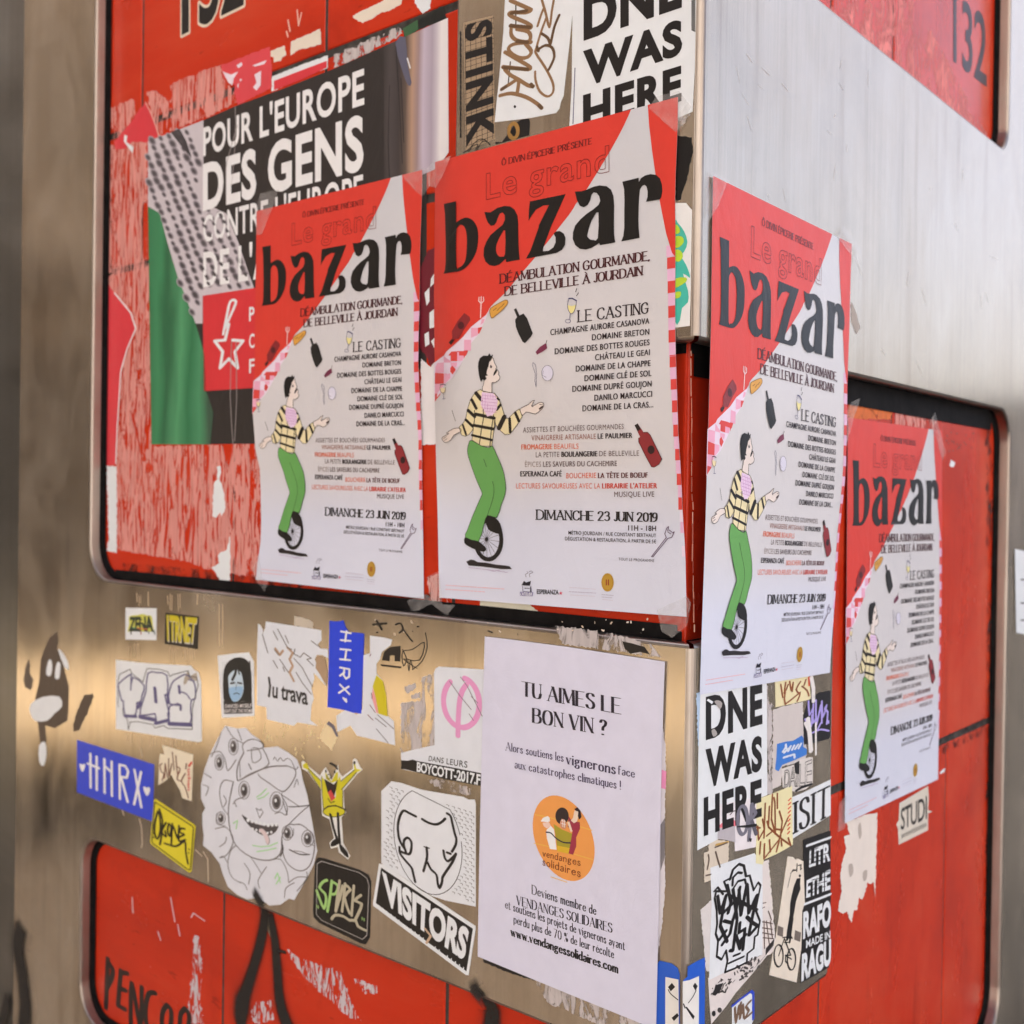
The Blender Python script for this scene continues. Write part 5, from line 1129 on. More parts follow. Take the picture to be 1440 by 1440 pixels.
for q in ("470,570 500,550 540,510", "475,585 520,570 555,540", "300,760 330,740 320,800", "440,920 500,930 560,925 620,900", "470,965 540,955 610,940", "600,1160 620,1120 640,1190", "610,1200 640,1150"): a.stroke(P(q, km), 1.3, (150, 206, 140), 2)
a.build('pencil_drawing', root)
root, part = sticker(LS, 2.4e-4, 'figure_sticker', 'cut-out sticker of a yellow crown with arms and legs', 'sticker', P("100,370 120,360 185,425 290,512 298,490 330,440 345,425 372,470 405,560 440,470 470,400 480,470 500,500 515,520 620,440 620,350 640,335 662,350 700,430 718,448 665,492 525,660 535,840 552,880 505,932 518,1110 522,1190 592,1322 572,1358 480,1285 468,1230 400,1248 384,1190 430,1140 386,952 310,912 298,660 168,472 108,440", kd), (222, 220, 216))
a = part(); YL = (196, 188, 34)
a.poly(P("112,400 150,378 182,438 296,560 300,648 172,452 122,430", kd), YL, 1); a.poly(P("640,372 655,440 708,452 655,478 512,648 502,572 636,450 630,375", kd), YL, 1)
a.poly(P("305,510 335,560 400,760 448,735 452,600 490,510 520,660 520,835 420,870 325,860 312,700", kd), YL, 2); a.poly(P("340,470 372,520 405,570 450,480 470,470 470,560 405,580 350,540", kd), YL, 2)
a.ellipse(kd(432, 872), 15.5, 7.6, YL, 3); a.ellipse(kd(432, 872), 15.5, 7.6, BLACK, 4, ring=1); a.stroke(P("322,858 372,820 450,812 540,850", kd), 1.6, BLACK, 5)
a.poly(P("332,540 430,600 470,550 455,640 432,720 400,730 372,690", kd), (44, 30, 32), 4); a.poly(P("370,680 400,650 445,735 405,770", kd), (196, 66, 66), 5); a.stroke(P("372,740 400,785 440,770", kd), 1, BLACK, 6)
for q in ("175,440 300,560", "170,455 300,655", "510,650 660,478", "500,565 640,450", "305,510 312,700 325,860", "520,660 520,835"): a.stroke(P(q, kd), .9, BLACK, 4)
a.stroke(P("395,385 440,410 465,440", kd), 2.6, BLACK, 5); a.ellipse(kd(380, 520), 2.6, 3.4, BLACK, 6, ring=.8, n=10); a.ellipse(kd(440, 470), 1.2, 2.4, BLACK, 6, n=8); a.ellipse(kd(350, 465), 1.2, 2.4, BLACK, 6, n=8); a.ellipse(kd(640, 378), 1.6, 2.6, BLACK, 6, n=8)
a.stroke(P("395,900 430,1050 462,1150", kd), 3.4, (30, 28, 28), 5); a.stroke(P("472,890 478,1050 490,1190", kd), 3.4, (30, 28, 28), 5)
a.poly(P("398,1200 420,1165 470,1145 480,1200 410,1228", kd), (30, 28, 28), 5, smooth=2); a.poly(P("485,1200 510,1215 560,1270 580,1320 570,1340 500,1275", kd), (30, 28, 28), 5, smooth=2)
a.build('crown_figure', root)
root, part = sticker(LS, 2.8e-4, 'tagged_sticker', 'black rounded sticker with pale green graffiti letters', 'sticker', P("443,1212 447,1206 456,1207 505,1223 518,1230 522,1240 520,1318 514,1328 506,1326 449,1298 441,1290 440,1280"), (26, 24, 25))
a = part(); a.stroke(P("446,1215 452,1211 505,1227 516,1235 519,1245 516,1315 510,1321 452,1294 445,1286"), .7, (180, 176, 170), 1, closed=True)
GA, GB = (150, 190, 112), (172, 166, 142)
for q, c in (("576,-8 556,0 538,30 566,60 572,95 560,135 540,90 524,45", GA), ("600,-5 592,70 578,150", GA), ("602,0 632,20 620,60 596,62", GA), ("640,-5 620,150 655,20 640,90", GB), ("668,10 652,150", GB), ("668,15 695,40 664,75 690,160", GB), ("712,20 700,170", GB), ("748,68 716,95 752,112 735,160 720,190", GB), ("600,188 618,168 660,175 690,195 722,196 732,225 772,246", GB)): a.stroke(P(q, ks), 3.6, c, 2, smooth=2)
for q in ("524,118 524,130", "532,122 532,134", "754,180 754,192", "764,186 764,198"): a.stroke(P(q, ks), 1.3, GA, 2)
a.build('lettering', root)
root, part = sticker(LS, 2.2e-4, 'drawing_sticker', 'white sticker with a dripping face in a circle on tiny pattern', 'sticker', P("212,180 240,150 350,168 560,238 640,255 820,285 1050,325 1110,355 1180,355 1192,400 1192,1560 850,1490 700,1440 130,1070 130,260", kf), (212, 216, 222))
a = part(); ell = [(655+375*math.cos(t*math.pi/24)*1.0, 830+595*math.sin(t*math.pi/24)) for t in range(48)]; ell = [(x+(y-830)*.14, y) for x, y in ell]
for i in range(17):
    for j in range(33):
        c = (160+i*64+(j % 2)*26, 190+j*40+i*20+(j % 2)*4)
        if not inside(c, P("200,200 1180,400 1180,1520 140,1060")) or inside((c[0]+20, c[1]), [(x+(x-655)*.05, y+(y-830)*.03) for x, y in ell]): continue
        p = kf(*c); a.stroke([p, (p[0]+3.2, p[1]+1.2)], .7, (86, 82, 84), 1)
        a.stroke([(p[0]+3.2, p[1]+1.2), (p[0]+3.2, p[1]+3)], .8, (86, 82, 84), 1)
a.stroke([kf(*p) for p in ell if not (p[1] < 420 and p[0] > 520)], .9, BLACK, 1)
for q in ("520,545 440,505 385,480 345,530 318,640 325,760 350,840 400,920", "590,575 660,615 740,635 800,615 850,570", "870,510 910,540 930,620 955,730 975,800 965,870 925,940", "335,890 345,965 410,1050 470,1120 490,1190 512,1280", "340,935 400,960 450,965 470,900 468,830 430,785 390,810 385,870 410,950", "640,895 645,1010 605,1160", "650,1060 690,1140 750,1200 765,1290 785,1350 815,1280 820,1230 870,1150 930,1060 970,965", "830,930 845,1010 880,1048 930,1010 970,970", "870,950 910,965"): a.stroke(P(q, kf), 3.4, (32, 30, 31), 2, smooth=3)
a.stroke(P("612,885 670,902", kf), 1.6, BLACK, 2); a.build('face_drawing', root)
root, part = sticker(LS, 3.6e-4, 'lettered_sticker', 'slanted black sticker reading VISITORS with a white edge', 'sticker', P("533,1214.5 540,1216 668.5,1302 669,1306 659,1371.5 655,1371 525,1274 524.5,1270"), PAPER)
a = part(); a.poly(P("536,1220 665,1306 656,1366 528.5,1270"), (30, 28, 28), 0)
a.text('VISITORS', [(541, 1270), (653, 1351.5), (661, 1308), (537, 1225)], PAPER, 2, .05, 1.02)
for i in range(22):
    if i in (6, 7, 13, 16): continue
    t = i/21; p = (533+t*119, 1273.5+t*87); a.stroke([p, (p[0]-.6, p[1]+4)], 1.5, PAPER, 2)
a.stroke(P("598,1306 606,1316 600,1326"), 3, (186, 160, 134), 4); a.build('lettering', root)
WT = (208, 212, 218)
root, part = sticker(LS, 1.6e-4, 'torn_bill', 'white torn bill with cut off bold black letters', 'torn paper', P("150,112 172,125 195,170 190,215 215,150 222,92 420,122 650,158 732,172 735,262 700,300 720,340 790,345 795,430 740,400 690,400 672,440 780,690 660,560 668,620 640,700 662,800 640,870 632,1000 700,1052 510,1020 480,1052 232,992 225,880 140,862 140,400", kp), WT)
a = part(); a.text('u trava', [kp(280, 792), kp(610, 862), kp(605, 700), kp(285, 640)], (44, 42, 42), 1, .02, .95); a.stroke(P("250,610 262,690 250,780", kp), 3, (44, 42, 42), 1)
for q in ("290,180 330,260 300,200", "330,160 420,330 460,350", "400,220 430,290", "490,345 480,390 540,420 570,380 640,430 600,440 660,500", "380,510 395,550", "300,350 340,400", "290,450 330,520", "350,440 430,560", "640,270 720,330", "560,520 600,600 650,690", "480,430 560,520", "190,210 240,380", "500,560 560,660 640,760"): a.stroke(P(q, kp), 1.2, (92, 84, 80), 1)
for q in ("420,330 470,380 440,440 470,500 440,560", "310,340 350,400 380,360", "440,560 480,640"): a.stroke(P(q, kp), 3, (172, 142, 116), 1)
a.poly(P("690,405 760,420 790,560 780,690 715,570 680,520", kp), (164, 138, 110), 1); a.build('torn_lettering', root)
root, part = sticker(LS, 1.8e-4, 'torn_bill', 'white torn bill with a yellow flap right of the vertical blue sticker', 'torn paper', P("1180,222 1310,240 1385,258 1370,310 1290,372 1270,440 1240,480 1240,570 1300,640 1330,780 1342,960 1400,1010 1412,1232 1230,1182 1060,1142 1000,1050 880,1110 870,960 960,900 1060,950 1110,900 1120,400 1180,385", kp), WT)
a = part(); a.poly(P("1240,585 1300,640 1330,780 1342,965 1260,940 1235,800 1205,690", kp), (196, 182, 30), 1); a.poly(P("1205,700 1235,800 1258,940 1240,930 1200,800", kp), (222, 150, 150), 2)
for q in ("1195,750 1200,800", "1160,950 1210,1000", "1180,860 1230,930", "1250,950 1400,1080", "1240,1080 1350,1210", "1230,980 1330,1060", "1190,390 1180,410"): a.stroke(P(q, kp), 1.1, (120, 70, 80) if q[0:2] == '11' else (110, 104, 106), 2)
a.build('torn_print', root)
scrap(LS, 1.4e-4, 'torn_paper', 'cream torn flap under the vertical blue sticker', "740,1100 765,1040 800,1008 850,1050 892,1140 860,1200 830,1282 780,1230 715,1165", (222, 200, 158), kp, extra=('dark_print', lambda a: a.poly(P("800,1010 850,1050 890,1150 870,1150 830,1070 780,1035", kp), (98, 92, 108), 1)))
scrap(LS, 1.2e-4, 'torn_paper', 'pale torn tab above the cut off bold letters', "482,40 520,50 620,75 655,100 658,160 482,128", (186, 176, 160), kp)
kg = K(480, 480, 3)
deco('ink_print', LS, 1.4e-4, lambda a: ([a.stroke(P(q, kg), wd, (38, 34, 33), 1, smooth=3) for q, wd in (("258,1300 275,1340 262,1370 258,1310 300,1300 350,1270 330,1345 262,1340 320,1380", 1.1), ("355,1230 362,1290 340,1350 300,1385", 1.1), ("280,1340 285,1390 292,1345 302,1385", .9), ("230,1195 250,1190 260,1215 245,1230", 2.4), ("265,1220 290,1255 300,1265", 2), ("135,1195 190,1190", 3), ("150,1180 170,1215", 3), ("620,1222 636,1228", 2))]+[a.poly(P(q, kg), (38, 34, 33), 1) for q in ("180,1310 205,1290 250,1285 248,1350 225,1350 225,1325 205,1325 203,1350 172,1345", "165,1362 255,1372 250,1380 170,1370", "1185,1265 1230,1275 1280,1290 1300,1320 1260,1310 1220,1318 1195,1295")]))
root, part = sticker(LS, 2.0e-4, 'lettered_sticker', 'torn white sticker with a pink ring emblem and black BOYCOTT strip', 'sticker', P("395,300 410,262 440,245 852,272 860,1350 825,1345 560,1290 500,1282 230,1216 95,1188 90,1040 250,1000 400,968", kt), WT)
a = part(); a.poly(P("92,1106 150,1112 200,1100 232,1112 600,1180 860,1232 860,1352 825,1345 500,1282 230,1216 170,1200 130,1190 92,1188", kt), (34, 32, 32), 0)
a.text('BOYCOTT-2017.F', [kt(236, 1212), kt(822, 1340), kt(826, 1238), kt(240, 1122)], PAPER, 2, .03, .95)
a.text('DANS LEURS', [kt(345, 1112), kt(702, 1178), kt(704, 1118), kt(350, 1066)], (52, 50, 50), 1, .01, 1.1)
PNK = (214, 146, 188)
a.stroke([kt(648+165*math.cos(t), 575+230*math.sin(t)+18*math.cos(t)) for t in [(-112+i*336/40)*math.pi/180+.12 for i in range(41)] if True][3:], 7.4, PNK, 1); a.stroke(P("616,880 620,700 632,560 655,470 695,410", kt), 7, PNK, 2, smooth=2)
for q in ("540,380 640,520 740,640", "640,340 700,420 840,700", "720,680 760,740", "740,520 800,580"): a.stroke(P(q, kt), 1, (130, 116, 122), 4)
a.build('emblem_lettering', root)
residue(LS, 1.3e-4, "280,340 400,300 400,970 250,1000 90,1040 92,580 270,560", RESIDUE_B, kt)
residue(LS, 1.3e-4, "120,440 220,395 230,440 150,495", RESIDUE_B, kt); residue(LS, 1.3e-4, "180,520 280,470 270,540 190,545", RESIDUE_B, kt)
residue(LS, 1.5e-4, "330,1280 500,1290 740,1370 735,1430 560,1400 420,1350", RESIDUE_B, kt)
residue(LS, 1.2e-4, "225,870 262,862 300,880 310,915 290,925 235,905", RESIDUE_B, K(300, 480, 1)) if False else None
# the wine growers' notice
root, part = sticker(LS, 1.7e-3, 'wine_notice', 'white notice asking TU AIMES LE BON VIN with an orange roundel', 'notice', P("681.7,895 720,899.5 800,910 935,930.5 931,1050 927,1250 922.7,1448 800,1398 671.7,1345 674,1200 678,1030"), (203, 203, 236))
a = part(); DV = (44, 38, 56)
def nt_(t, x0, y0, x1, y1, h0, h1, w_=.13, h_=.035, c=DV, sf=.075): a.pen(t, T('', x0, y0, x1, y1, h0, h1), c, 2, w_*1.5, h_*1.15, sf*1.25, .24, .3)
nt_('TU AIMES LE', 735, 978.5, 872, 1004, 20, 22, .15); nt_('BON VIN ?', 750, 1016, 852, 1034, 20, 21, .15)
nt_('Alors soutiens les', 711.5, 1055, 792, 1071, 11.5, 11.5, .11, .045, (70, 62, 92), .06); nt_('vignerons', 797, 1074, 865, 1088.5, 14.5, 15, .12, .045, (60, 52, 80), .06); nt_('face', 869.5, 1088.5, 892, 1093.5, 12, 12, .11, .045, (70, 62, 92), .06)
nt_('aux catastrophes climatiques !', 724.5, 1080, 872.5, 1110, 11.5, 12, .11, .045, (70, 62, 92), .06)
nt_('Deviens membre de', 748.5, 1257, 838, 1286.5, 12.5, 12.5, .11, .045, DV, .06); nt_('VENDANGES SOLIDAIRES', 727, 1272, 860.5, 1311.5, 12.5, 13, .13, .035, DV, .07)
nt_('et soutiens les projets de vignerons ayant', 711, 1277, 878.5, 1336, 11.5, 12, .11, .045, DV, .06); nt_('perdu plus de 70 % de leur récolte', 723, 1298, 863, 1347.5, 11.5, 12, .11, .045, DV, .06); nt_('www.vendangessolidaires.com', 719, 1315.5, 868.5, 1368.5, 12, 13, .16, .07, (24, 20, 30), .06)
a.build('lettering', root)
a = part(); E0 = [(582+340*math.cos(t*math.pi/24), 790+480*math.sin(t*math.pi/24)) for t in range(48)]; E0 = [kv(x+(y-790)*.16, y+(x-582)*.12) for x, y in E0]
a.poly(E0, (222, 148, 76), 1)
for q in ("262,525 400,550 900,700", "250,845 400,880 910,1030", "440,1225 620,1285"): a.stroke(P(q, kv), 1.1, (234, 176, 76), 2)
a.poly(P("470,630 560,690 680,740 660,850 640,960 515,935 500,800", kv), (158, 146, 44), 2); a.poly(P("505,870 650,900 640,965 512,935", kv), (206, 168, 44), 3); a.ellipse(kv(565, 540), 9.4, 12, (58, 44, 46), 3); a.poly(P("560,570 610,600 615,660 590,690 540,650", kv), (196, 140, 110), 4, smooth=2)
for q in ("560,590 600,600", "555,620 605,635", "575,580 575,660", "595,585 595,665"): a.stroke(P(q, kv), .8, (240, 230, 226), 5)
a.poly(P("325,600 350,560 405,540 425,560 430,600 400,610", kv), (226, 224, 236), 3); a.poly(P("345,615 420,610 440,650 395,680 360,655", kv), (224, 190, 176), 3); a.poly(P("395,690 440,650 475,690 490,790 505,920 430,910 395,790 388,720", kv), (222, 222, 236), 4); a.stroke(P("390,722 440,730 500,790 580,835 660,842", kv), 1.8, (40, 36, 60), 6, smooth=3)
a.poly(P("640,540 665,580 700,600 765,610 768,680 725,780 725,880 690,975 640,960 660,850 685,700 630,660", kv), (148, 44, 66), 4); a.poly(P("705,480 740,460 755,520 735,600 700,620 665,590 690,560", kv), (228, 200, 180), 5); a.poly(P("705,460 740,440 775,480 785,550 760,580 745,540 750,490 720,480", kv), (56, 30, 40), 6); a.poly(P("625,610 650,600 685,710 665,720", kv), (228, 200, 180), 6)
HB = (120, 56, 26)
a.pen('vendanges', [kv(350, 990), kv(770, 1098), kv(772, 1018), kv(352, 920)], HB, 6, .1, .1, 0, .24, 1); a.pen('solidaires', [kv(350, 1090), kv(770, 1225), kv(772, 1135), kv(352, 1010)], HB, 6, .1, .1, 0, .24, 1)
a.build('roundel', root)
scrap(LS, 1.0e-4, 'torn_sticker', 'dark sticker corner showing under the wine notice', "676,1320 752,1356 752,1379 716,1368 680,1353", (34, 30, 32))
scrap(LS, 1.2e-4, 'torn_sticker', 'slivers of white paper behind the right edge of the wine notice', "918,1005 930,1008 936,1050 936,1100 934,1180 936,1240 931,1300 925,1345 918,1340", (206, 202, 208), extra=('pink_print', lambda a: (a.poly(P("930,1082 937,1085 936,1110 930,1108"), (222, 140, 180), 1), a.poly(P("929,1160 935,1150 935,1205 929,1225"), (120, 116, 120), 1))))
residue(LS, 1.2e-4, "752,1378 830,1400 880,1422 960,1446 950,1470 840,1440 770,1410", RESIDUE_B)
residue(LS, 1.1e-4, "780,880 850,888 915,905 930,925 860,915 790,905", RESIDUE_B)
scrap(LS, 1.4e-4, 'ghost_sticker', 'torn dark ghost shaped sticker with two white eyes near the left edge', "165,1440 172,1340 190,1290 210,1250 240,1225 246,1262 240,1300 262,1330 275,1400 290,1455 288,1560 284,1600 232,1632 190,1620 196,1690 170,1700 160,1610 140,1570 150,1500", (72, 60, 52), K(0, 480, 3), 'sticker', None, ('white_patch', lambda a: [a.poly(P(q, K(0, 480, 3)), PAPER, 1, smooth=2) for q in ("195,1405 198,1370 208,1342 218,1350 220,1385 212,1412", "232,1420 235,1375 244,1352 255,1360 254,1400 248,1424", "130,1530 180,1500 250,1498 262,1540 230,1570 200,1600 150,1602 128,1570", "165,1705 190,1690 196,1740 185,1790 166,1775", "245,1300 262,1310 285,1350 290,1385 270,1370")]))
scrap(LS, 1.4e-4, 'torn_sticker', 'dark torn strip right of the ghost shaped sticker', "355,1492 390,1485 396,1500 372,1560 335,1640 312,1648 308,1620 325,1560", (72, 60, 52), K(0, 480, 3))
scrap(LS, 1.4e-4, 'torn_sticker', 'small dark torn flakes left of the ghost shaped sticker', "105,1380 120,1340 128,1370 125,1400 140,1430 132,1470 105,1460 98,1430", (80, 70, 64), K(0, 480, 3))

# ================================================================ stickers on the steel block of the right wall
r1, r2, r3 = K(975, 950, 7.2), K(975, 1120, 7.2), K(975, 1260, 7.2)
residue(RS, 1.0e-4, "715,100 805,95 800,1190 745,1210 720,1100", RESIDUE_B, r1)
scrap(RS, 1.0e-4, 'torn_paper', 'pale blue paper sliver along the corner edge', "30,180 95,150 95,740 55,760 40,560", (168, 190, 214), r1)
dne('lettered_sticker', RS, 2.4e-4, P("986,940 1078,938 1078.5,1000 1079,1118 1064,1124 1068,1160 1010,1180 980.5,1196 982,1060"), 'white sheet reading DNE WAS HERE low on the right wall', (('DNE', [(992.4, 1041), (1072, 1018), (1072, 961), (992.4, 980)]), ('WAS', [(992, 1109), (1071.5, 1083), (1071.5, 1034), (992, 1054)]), ('HERE', [(989.5, 1176), (1071, 1148), (1071, 1095), (989.5, 1122)])),
    lambda a: [a.poly(P(q, r1), PAPER, 4) for q in ("130,250 185,290 200,265 150,235",)]+[a.poly(P(q, r1), (160, 154, 150), 4, smooth=2) for q in ("210,260 250,250 290,280 270,340 235,300", "180,560 210,540 240,590 200,620")])
root, part = sticker(RS, 2.2e-4, 'tagged_sticker', 'cream tagged sticker tucked under the foot of the right hand poster', 'sticker', P("828,60 1170,-40 1182,120 1190,240 1000,285 832,322", r1), (226, 210, 168)); a = part(); TB = (132, 72, 34)
for q in ("885,90 905,220", "935,70 920,180 960,90", "975,60 990,150 1010,70 1000,160", "930,170 930,290 1080,170 1050,260", "1085,60 1040,140 1070,180", "1100,110 1150,150 1170,205", "1140,40 1120,100"): a.stroke(P(q, r1), 2.1, TB, 1, smooth=2)
a.stroke(P("1168,20 1172,100", r1), 2.4, (206, 80, 50), 1); a.build('brush_tag', root)
scrap(RS, 1.4e-4, 'torn_bill', 'pale weathered bill scrap below the upper cream tagged sticker', "810,345 1000,290 1110,265 1115,600 1150,760 1140,840 1060,880 900,920 890,1110 800,1150 800,900", (196, 188, 184), r1)
root, part = sticker(RS, 2.2e-4, 'torn_sticker', 'torn blue sticker with worn white lettering on the pale bill', 'sticker', P("848,692 940,668 1010,660 1100,605 1118,640 1112,720 1150,745 1148,800 1040,850 900,905 862,970 828,950 840,840", r1), (56, 116, 196)); a = part()
a.text('SORTIR', [r1(905, 780), r1(1095, 722), r1(1095, 668), r1(905, 715)], (206, 212, 222), 1, .02) if False else None
for q in ("905,770 940,720", "920,780 960,740", "960,765 985,715", "1000,750 1020,710", "1030,742 1060,700", "1065,735 1090,690", "915,830 960,815", "980,810 1010,800", "1020,800 1025,830", "935,700 938,735"): a.stroke(P(q, r1), 3, (202, 208, 220), 1)
a.build('worn_print', root)
root, part = sticker(RS, 2.6e-4, 'tagged_sticker', 'black sticker with lilac tag and white paint drips', 'sticker', P("1165,250 1250,190 1280,170 1390,150 1388,600 1375,640 1200,690 1120,700 1112,420", r1), (34, 32, 36)); a = part(); LI = (160, 148, 212)
for q in ("1165,260 1175,400 1210,330", "1130,440 1190,520 1200,400", "1215,290 1210,480 1235,440", "1240,250 1245,500 1290,300 1300,480", "1300,260 1310,420 1345,320", "1350,300 1330,340 1360,370 1350,490", "1365,460 1368,480", "1205,580 1290,545 1370,560", "1290,480 1250,560"): a.stroke(P(q, r1), 2.5, LI, 1, smooth=2)
a.build('brush_tag', root)
deco('paint_drips', RS, 4.2e-4, lambda a: [a.stroke(P(q, r1), wd, (218, 214, 210), 1) for q, wd in (("1195,20 1215,130 1215,260", 5), ("1160,440 1180,620 1190,760", 6), ("1240,480 1240,800", 2.6), ("1130,480 1165,560", 3.4))])
root, part = sticker(RS, 2.4e-4, 'lettered_sticker', 'torn white strip with thin black distressed letters', 'sticker', P("895,945 1020,900 1025,870 1180,825 1210,830 1210,1090 1140,1150 1030,1180 905,1130", r1), (206, 200, 194)); a = part()
a.text('DAILE', [r1(918, 1130), r1(1200, 1110), r1(1200, 850), r1(925, 965)], (60, 56, 54), 1, 0, .9, outline=1.2); a.poly(P("1020,890 1072,860 1070,1000 1030,990", r1), (44, 42, 42), 2); a.stroke(P("1040,1165 1100,1130 1195,1100", r1), 3.4, (40, 38, 38), 2); a.build('lettering', root)
root, part = sticker(RS, 3.0e-4, 'lettered_sticker', 'white sticker reading ISIT in thin slab letters', 'sticker', P("980,1240 1100,1190 1390,1052 1391,1412 1000,1655 985,1500", r1), PAPER); a = part()
a.pen('ISIT', [r2(1034, 362), r2(1366, 196), r1(1372, 1122), r1(1034, 1286)], (36, 34, 34), 2, .18, .06, .13, .3, .7); a.build('lettering', root)
root, part = sticker(RS, 3.2e-4, 'lettered_sticker', 'torn white sticker with grey block letters and a pink lip', 'sticker', P("258,80 640,10 655,60 645,510 420,556 418,462 330,440 246,430", r2), (220, 214, 216)); a = part()
a.poly(P("262,292 330,245 390,228 435,262 430,300 262,318", r2), (218, 112, 124), 1, smooth=2); a.poly(P("246,325 420,300 425,462 330,440 246,430", r2), (176, 170, 174), 1)
a.ellipse(r2(497, 240), 7, 20, (112, 110, 122), 2, ring=4.6); a.stroke(P("590,80 560,440", r2), 5, (112, 110, 122), 3); a.stroke(P("590,90 630,170 585,240", r2), 4.5, (112, 110, 122), 3); a.stroke(P("590,250 635,380", r2), 4.5, (90, 88, 98), 3); a.poly(P("440,300 640,275 640,300 560,315 440,312", r2), (38, 36, 40), 5); a.poly(P("560,420 590,425 580,460 562,450", r2), (38, 36, 40), 5); a.stroke(P("370,185 400,150 438,140", r2), 1.2, (60, 56, 56), 3); a.build('lettering', root)
root, part = sticker(RS, 3.8e-4, 'tagged_sticker', 'cream sticker with a spiky brown tag between two white stickers', 'sticker', P("640,30 780,-20 1000,-110 1008,490 860,575 715,640 705,690 632,676", r2), (228, 212, 166)); a = part()
for q in ("728,70 715,420", "770,100 760,300 745,250", "800,-20 790,230 830,380 825,60 815,10", "870,150 900,250 880,420 760,310", "650,300 660,440 720,330 700,230", "680,460 672,580", "720,480 715,632 880,420 985,495 960,420", "955,220 880,390 840,560 870,450", "770,440 780,560", "890,440 895,500", "740,400 830,330 900,340", "850,-30 850,120", "640,310 675,320"): a.stroke(P(q, r2), 2.2, TB, 1)
for i in range(9): a.stroke([r2(985-i*1.5, 20+i*42), r2(965-i*1.2, 40+i*42)], 2, (206, 80, 44), 1)
a.build('brush_tag', root)
scrap(RS, 2.0e-4, 'torn_sticker', 'small torn cream sticker under the letter H', "110,570 155,555 150,510 180,430 240,405 250,440 360,450 355,690 290,680 185,730 175,850 110,872", (204, 192, 174), r2, 'sticker', None, ('brown_print', lambda a: ([a.stroke(P(q, r2), 2, (92, 76, 64), 1, smooth=2) for q in ("150,590 158,640 140,740", "225,560 250,650 270,715", "130,800 175,790", "220,515 340,470")], a.stroke(P("230,490 350,462", r2), 2.6, (186, 150, 80), 0))))
scrap(RS, 1.2e-4, 'torn_paper', 'grey white paper under the brush drawing, left side', "72,1150 180,1050 240,1200 240,1440 215,1800 130,1760", (206, 200, 196), r2)
scrap(RS, 1.4e-4, 'torn_paper', 'white paper with a brown sketched grid right of the brush drawing', "600,700 762,640 828,1440 830,1560 700,1640 640,1500", (214, 206, 200), r2, 'torn paper', None, ('sketched_grid', lambda a: [a.stroke(P(q, r2), 1.2, (86, 66, 58), 1, smooth=2) for q in ("700,1270 770,1280 800,1290", "700,1330 800,1345", "700,1380 810,1400", "705,1430 810,1440", "740,1260 760,1440 770,1500", "780,1260 800,1440", "715,1260 720,1540", "705,1080 735,1075", "700,1130 720,1120", "760,1160 790,1250")]))
root, part = sticker(RS, 2.6e-4, 'drawing_sticker', 'white sticker with a jagged black brush drawing', 'sticker', P("172,722 620,574 700,690 702,1100 700,1600 400,1740 160,1860 168,1500 185,1100", r2), PAPER); a = part()
for q, wd in (("345,960 230,960 215,1030 235,1150 240,1290 225,1390 250,1460 235,1620 285,1650 330,1560 345,1660 320,1780 420,1740 540,1680 545,1590 610,1540 620,1420 650,1400 672,1260 630,1150 680,900 655,870 610,950 570,800 530,810", 2.0), ("345,960 310,860 370,830", 2.0), ("370,840 400,740 460,685 510,700 530,800", 2.6), ("395,900 400,820 450,770 490,775", 2.4), ("410,920 450,860 520,840 530,880", 2.2), ("210,960 245,920 300,990", 2), ("405,1615 470,1590", 2), ("355,1690 510,1620", 2)): a.stroke(P(q, r2), wd*1.3, (28, 26, 27), 2)
for q in ("245,1010 270,1180 330,1000 290,1190 400,1080", "340,900 380,1070 350,1180", "400,940 430,1160 470,920", "460,940 480,1200 540,890", "545,900 560,1180 640,1000 600,1200 560,1400", "290,1200 270,1310 340,1470", "310,1260 390,1280 430,1150 440,1240", "400,1240 370,1390 290,1500", "440,1260 420,1400 400,1560 370,1560", "470,1280 460,1380 520,1340 500,1550", "540,1220 600,1280 650,1310 570,1400", "430,1410 470,1540 480,1450 530,1400", "260,1450 330,1360", "380,1010 560,1110 640,1150"): a.stroke(P(q, r2), 4.3, (28, 26, 27), 3)
a.build('brush_drawing', root)
root, part = sticker(RS, 1.6e-4, 'torn_sticker', 'white torn strip with black speckled print under the brush drawing', 'sticker', P("150,830 400,740 690,600 825,405 812,520 620,760 430,980 330,1120 180,1300 165,1100", r3), (212, 204, 200)); a = part(); rn = random.Random(5)
a.poly(P("560,790 730,600 735,530 820,430 812,500 700,640", r3), (52, 47, 45), 1)
for i in range(60):
    t = rn.random(); x = 190+t*480; y = 1000-t*330+rn.uniform(-80, 45)
    a.stroke([r3(x, y), r3(x+rn.uniform(-30, 30), y+rn.uniform(-34, 30))], rn.uniform(.8, 2.6), (62, 56, 54), 2)
a.poly(P("190,1000 230,900 300,880 270,960 220,1010", r3), (48, 44, 44), 3); a.ellipse(r3(205, 1190), 2.6, 4, (44, 42, 42), 3); a.ellipse(r3(265, 1155), 3, 3.6, (60, 56, 56), 3); a.build('speckled_print', root)
root, part = sticker(RS, 2.2e-4, 'drawing_sticker', 'tall cream sticker of a long legged man on a bicycle', 'sticker', P("955,606 1010,612 1035,640 1060,630 1165,680 1110,1440", r2)+P("1100,480 1045,876 768,800 860,250", r3), (218, 208, 192)); a = part(); KB = (30, 28, 28)
a.poly(P("1050,830 1085,825 1080,890 1085,940 1060,1000 1040,1060 1020,1180 1000,1280 990,1440 960,1440 975,1250 980,1080 1000,980 1020,900", r2), KB, 1); a.ellipse(r2(1078, 803), 1.6, 2, KB, 1, n=10)
a.stroke(P("985,200 960,350 950,440", r3), 3.4, KB, 1); a.stroke(P("1005,230 985,380 975,470", r3), 2.6, KB, 1)
